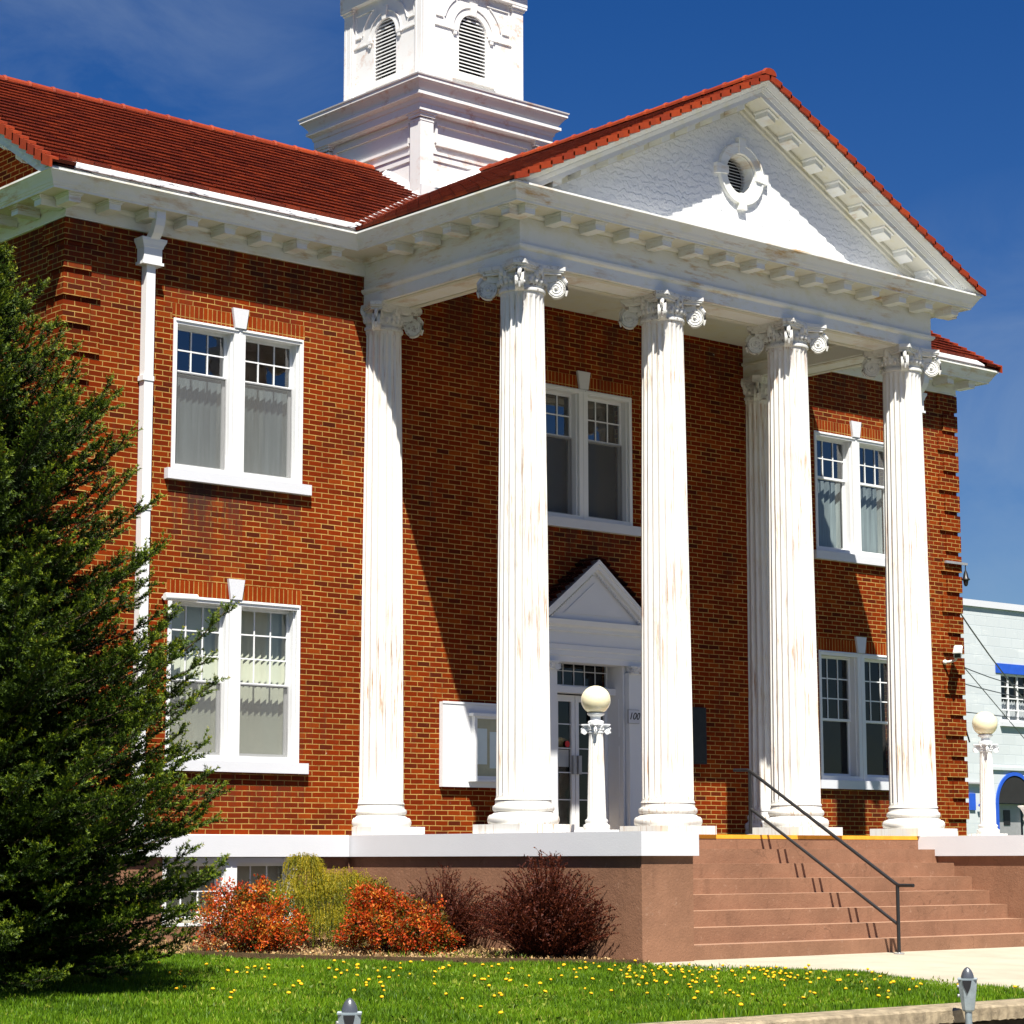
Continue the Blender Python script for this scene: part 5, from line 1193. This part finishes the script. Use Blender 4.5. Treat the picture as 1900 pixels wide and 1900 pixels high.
# gold thread cypress: drooping strands
def cypress():
    DX, DY = -.13, .11; base = (-1.94, 1.64, gz(1.64)); t = empty('thread_cypress', base, 'golden green weeping conifer between the two orange shrubs', 'conifer'); b0 = base
    S0 = []; S1 = []; SR = []
    lobes = [(-1.92, 1.55, b0[2]+1.00, .15, .15, .10), (-1.90, 1.5, b0[2]+.80, .18, .18, .20), (-1.86, 1.45, b0[2]+.50, .48, .45, .34), (-1.40, 1.35, b0[2]+.58, .46, .42, .30), (-2.30, 1.4, b0[2]+.50, .36, .3, .30), (-1.55, 1.1, b0[2]+.28, .48, .4, .26), (-2.0, 1.0, b0[2]+.24, .46, .36, .24), (-1.10, 1.2, b0[2]+.36, .40, .34, .32), (-1.5, 1.4, b0[2]+.74, .26, .2, .18)]
    for x, y, z, rx, ry, rz_ in lobes:
        x += DX; y += DY
        for k in range(int(3400*(rx*ry)**.5)):
            d = np.random.default_rng(int(abs(x)*1000)+k).normal(size=3); d /= np.linalg.norm(d)
            if d[2] < -.35: continue
            q = random.uniform(.6, 1.08)*(1+.12*math.sin(d[0]*9+x*5)*math.sin(d[2]*8)); p = Vector((x+d[0]*rx*q, y+d[1]*ry*q, z+d[2]*rz_*q)); o = Vector((d[0], d[1], 0)); L = random.uniform(.08, .20)
            p1 = p+o*(L*.45)+Vector((0, 0, .012)); p2 = p1+o*(L*.25)-Vector((0, 0, L*.45)); p3 = p2-Vector((0, 0, L*.45))
            c = -.05+.75*(q-.6)+.35*max(0, d[2])+.35*random.random()+(.15 if z > b0[2]+.7 else 0)  # darker inside, paler at rim and top: shaded depth put into the colour
            for a, b_, cc in ((p, p1, c), (p1, p2, c+.08), (p2, p3, c+.14)): S0.append(a); S1.append(b_); SR.append(cc)
    V, F, r = needles(np.array([tuple(v) for v in S0]), np.array([tuple(v) for v in S1]), 130, .016, .0085, np.clip(np.array(SR), 0, 1)*1.2, .35); np_mesh('foliage', V, F, 'thread', r, t)
    m = MB(); m.tube([(b0[0]-.2, b0[1], b0[2]-.05), (b0[0]-.25, b0[1], b0[2]+.9)], .03, 8, .01); m.build('trunk', 'bark', t); print('cyp', len(F))
cypress()
def sprigs(name, base, label, cat, mat, stems, hgt, spreadr, leaf, dens, arch, group=None, wd=.009):
    t = empty(name, base, label, cat, group); m = MB(); S0 = []; S1 = []; SR = []
    for k in range(stems):
        a = random.random()*6.283; rr = random.random()**.6; h_ = hgt*(1.05-.55*rr**1.6)*random.uniform(.50, 1.28); out = spreadr*rr*random.uniform(.8, 1.1)
        d = Vector((math.cos(a), math.sin(a), 0)); b0 = Vector(base)+d*(.42*spreadr*rr); pts = []
        for i in range(8):
            u_ = i/7; pts.append(b0+d*(out*(u_**(1.3)))+Vector((0, 0, h_*math.sin(u_*math.pi*.5*arch)))+Vector((math.sin(k+i*1.3), math.cos(k*2+i), 0))*.008)
        m.tube([tuple(p) for p in pts], .004, 3, .0018)
        for i in range(1, 7):
            S0.append(pts[i]); S1.append(pts[i+1]); SR.append(random.uniform(.1, .9))
            if random.random() < .8:   # side shoots
                dd_ = (Vector((random.uniform(-1, 1), random.uniform(-1, 1), random.uniform(.2, 1))))*.09; S0.append(pts[i]); S1.append(pts[i]+dd_); SR.append(random.uniform(.1, .9)); m.tube([tuple(pts[i]), tuple(pts[i]+dd_)], .002, 3)
    V, F, r = needles(np.array([tuple(v) for v in S0]), np.array([tuple(v) for v in S1]), dens, leaf, wd, np.array(SR), .8); np_mesh('foliage', V, F, mat, r, t); m.build('stems', 'barberry' if mat == 'barberry' else 'bark', t, fix=False)
sprigs('barberry_shrub', (-.86, -1.36, gz(-1.36)), 'larger dark red barberry bush beside the podium corner', 'shrub', 'barberry', 760, .93, .66, .019, 150, .92, 'dark red barberry bushes', wd=.013)
sprigs('barberry_shrub', (-.98, .35, gz(.35)), 'smaller, sparser dark red barberry bush behind the orange shrub', 'shrub', 'barberry', 340, .80, .60, .017, 120, .92, 'dark red barberry bushes', wd=.012)
sprigs('juniper_seedling', (-1.02, 1.05, gz(1.05)), 'small green upright plant between golden conifer and orange shrub', 'plant', 'green_shrub', 26, .62, .40, .022, 140, .98, wd=.010)

# point in polygon
def inpoly(X, Y, poly):
    c_ = np.zeros(len(X), bool); j = len(poly)-1
    for i in range(len(poly)):
        xi, yi = poly[i]; xj, yj = poly[j]; cond = ((yi > Y) != (yj > Y)) & (X < (xj-xi)*(Y-yi)/(yj-yi+1e-12)+xi); c_ ^= cond; j = i
    return c_
# grass
def grass():
    n = 520000; X = rng.uniform(-15, 1.2, n); Y = rng.uniform(-7.60, 4.5, n)
    # keep the part of the lawn near the camera's field and a margin
    az = np.degrees(np.arctan2(X+18.67, Y+21.27)); k = (az > 24) & (az < 58) & ~inpoly(X, Y, WALK) & ~inpoly(X, Y, BED) & ~((X > -.5) & (Y > -2.6)) & ~((X > -4.9) & (Y > 2.8))
    X, Y = X[k], Y[k]; n = len(X); zb = GZ+.03*(np.minimum(Y, 3.2)+2.56)
    tall = 1+.22*(np.sin(X*5.1+np.sin(Y*3))*np.sin(Y*6.3+X))+.35*np.sin(X*1.7+Y*.9)*np.sin(Y*2.3-X*.6)+.25*(rng.random(n) < .05)
    h_ = (.030+.034*rng.random(n))*tall; a = rng.random(n)*6.283; lean = rng.random(n)*.55; dx, dy = np.cos(a), np.sin(a); w = .0035+.003*rng.random(n)
    b2 = rng.random(n)*6.283; sx, sy = np.cos(b2)*w, np.sin(b2)*w
    P = np.stack([X, Y, zb-.003], 1); Mid = P+np.stack([dx*lean*h_*.35, dy*lean*h_*.35, h_*.6], 1); Tip = P+np.stack([dx*lean*h_, dy*lean*h_, h_], 1); S = np.stack([sx, sy, 0*sx], 1)
    V = np.stack([P-S, P+S, Mid+S*.8, Mid-S*.8, Tip], 1).reshape(-1, 3); o_ = np.arange(n)*5
    F = np.concatenate([np.stack([o_, o_+1, o_+2], 1), np.stack([o_, o_+2, o_+3], 1), np.stack([o_+3, o_+2, o_+4], 1)])
    r = np.clip(.40+.20*np.sin(X*2.1+1)*np.sin(Y*1.7)+.14*np.sin(X*6.7+2*np.sin(Y*4))*np.sin(Y*5.3+X*2)+.17*rng.normal(size=n)+.5*(rng.random(n) < .05), 0, 1); tag(np_mesh('grass', V, F, 'grass', np.tile(r, 3)), 'short bright green grass covering the front lawn', 'grass', kind='stuff'); print('grass', n)
grass()
def lawn_weeds():
    n = 5200; c_ = rng.uniform([-12, -7.5], [.8, 1.], (420, 2)); w = rng.integers(0, 420, n); X = c_[w, 0]+rng.normal(size=n)*.07; Y = c_[w, 1]+rng.normal(size=n)*.07
    k = ~inpoly(X, Y, WALK) & ~inpoly(X, Y, BED) & (Y > -7.58) & (X < .8); X, Y = X[k], Y[k]; n = len(X)
    P = np.stack([X, Y, GZ+.03*(Y+2.56)+.012+.03*rng.random(n)], 1); V, F, r = leaves_cloud(P, np.tile(np.array([[0, 0, .5]]), (n, 1)), .052, .020, rng.random(n)); tag(np_mesh('lawn_weeds', V, F, 'weed', r), 'broad leaved weeds low in the lawn grass', 'weeds', kind='stuff')
lawn_weeds()
# mulch chips and weeds
def scatter_bed():
    n = 16000; X = rng.uniform(-6, -.4, n); Y = rng.uniform(-2.8, 2.8, n); k = inpoly(X, Y, BED); X, Y = X[k], Y[k]; n = len(X)
    P = np.stack([X, Y, GZ+.03*(Y+2.56)+.022+.012*rng.random(n)], 1); N_ = np.tile(np.array([[0, 0, .35]]), (n, 1)); V, F, r = leaves_cloud(P, N_, .04, .022, rng.random(n)); tag(np_mesh('wood_chips', V, F, 'chips', r), 'tan wood chips spread over the planting bed', 'mulch', kind='stuff')
    n = 2600; X = rng.uniform(-5.2, -.5, n); Y = rng.uniform(-2.8, 1.2, n); k = inpoly(X, Y, BED) & (np.sin(X*2.7)+np.sin(Y*3.1+X) > .2); X, Y = X[k], Y[k]; n = len(X)
    P = np.stack([X, Y, GZ+.03*(Y+2.56)+.02], 1); N_ = np.tile(np.array([[0, 0, 1.2]]), (n, 1)); V, F, r = leaves_cloud(P, N_, .07, .012, rng.random(n)); tag(np_mesh('weeds', V, F, 'weed', r), 'yellow green weeds growing through the bed', 'weeds', kind='stuff')
scatter_bed()
# bed edging
ed = MB(); pth = BED[2:9]; P_ = []
for (x, y), (x2, y2) in zip(pth, pth[1:]):
    d = Vector((x2-x, y2-y)).normalized(); n_ = Vector((d.y, -d.x))*.012
    ed.add([(x-n_.x, y-n_.y, gz(y)-.02), (x2-n_.x, y2-n_.y, gz(y2)-.02), (x2-n_.x, y2-n_.y, gz(y2)+.075), (x-n_.x, y-n_.y, gz(y)+.075), (x+n_.x, y+n_.y, gz(y)-.02), (x2+n_.x, y2+n_.y, gz(y2)-.02), (x2+n_.x, y2+n_.y, gz(y2)+.075), (x+n_.x, y+n_.y, gz(y)+.075)], [(0, 1, 2, 3), (4, 7, 6, 5), (3, 2, 6, 7), (0, 3, 7, 4), (1, 5, 6, 2)])
tag(ed.build('bed_edging', 'soil', loc=(-2.5, -1.2, gz(-1.2)), fix=True), 'thin dark edging strip between the lawn and the planting bed', 'edging')
# dandelions: one thing each, clustered as in the lawn
def dandelions():
    m = MB(); m.tube([(0, 0, 0), (.002, .001, .03), (0, 0, .062)], .0022, 5)
    m.lathe(0, 0, [(.004, .058), (.012, .064), (.021, .070), (.0235, .075), (.019, .082), (.009, .086), (.0, .087)], 12); m.mi = 0
    me_o = m.build('dandelion', ['petal', 'stem'], loc=(0, 0, 0))
    for p in me_o.data.polygons: p.material_index = 1 if p.center.z < .062 else 0
    pts = []; r = random.Random(21); C0 = Vector((-18.67, -21.27)); 
    def ok(x, y): return not inpoly(np.array([x]), np.array([y]), WALK)[0] and not inpoly(np.array([x]), np.array([y]), BED)[0] and y < 1.0 and y > -7.5 and x < .8
    clusters = [(-.9, -4.2, .75, 62), (-2.0, -5.0, .9, 46), (-.6, -5.9, .55, 26), (-3.6, -4.6, .9, 26), (-4.6, -2.6, .7, 22), (-6.0, -1.6, .8, 16), (-6.3, -4.0, .7, 16), (-3.0, -6.6, .7, 14), (-1.6, -3.5, .5, 24), (-5.2, -5.8, .7, 10), (-3.2, -2.6, .6, 14), (-7.2, -1.0, .6, 8)]
    for cx, cy, s_, k in clusters:
        for _ in range(k):
            x, y = r.gauss(cx, s_), r.gauss(cy, s_)
            if ok(x, y): pts.append((x, y))
    for i, (x, y) in enumerate(pts[:296]):
        o = me_o if i == 0 else me_o.copy()
        if i: COL.objects.link(o)
        o.location = (x, y, gz(y)-.012+r.uniform(-.006, .012)); o.rotation_euler = (r.uniform(-.35, .35), r.uniform(-.35, .35), r.random()*6.28); s_ = r.uniform(.5, .92); o.scale = (s_, s_, r.uniform(.85, 1.1))
        tag(o, 'yellow dandelion flower open in the front lawn', 'dandelion', 'dandelions scattered over the lawn')
dandelions()
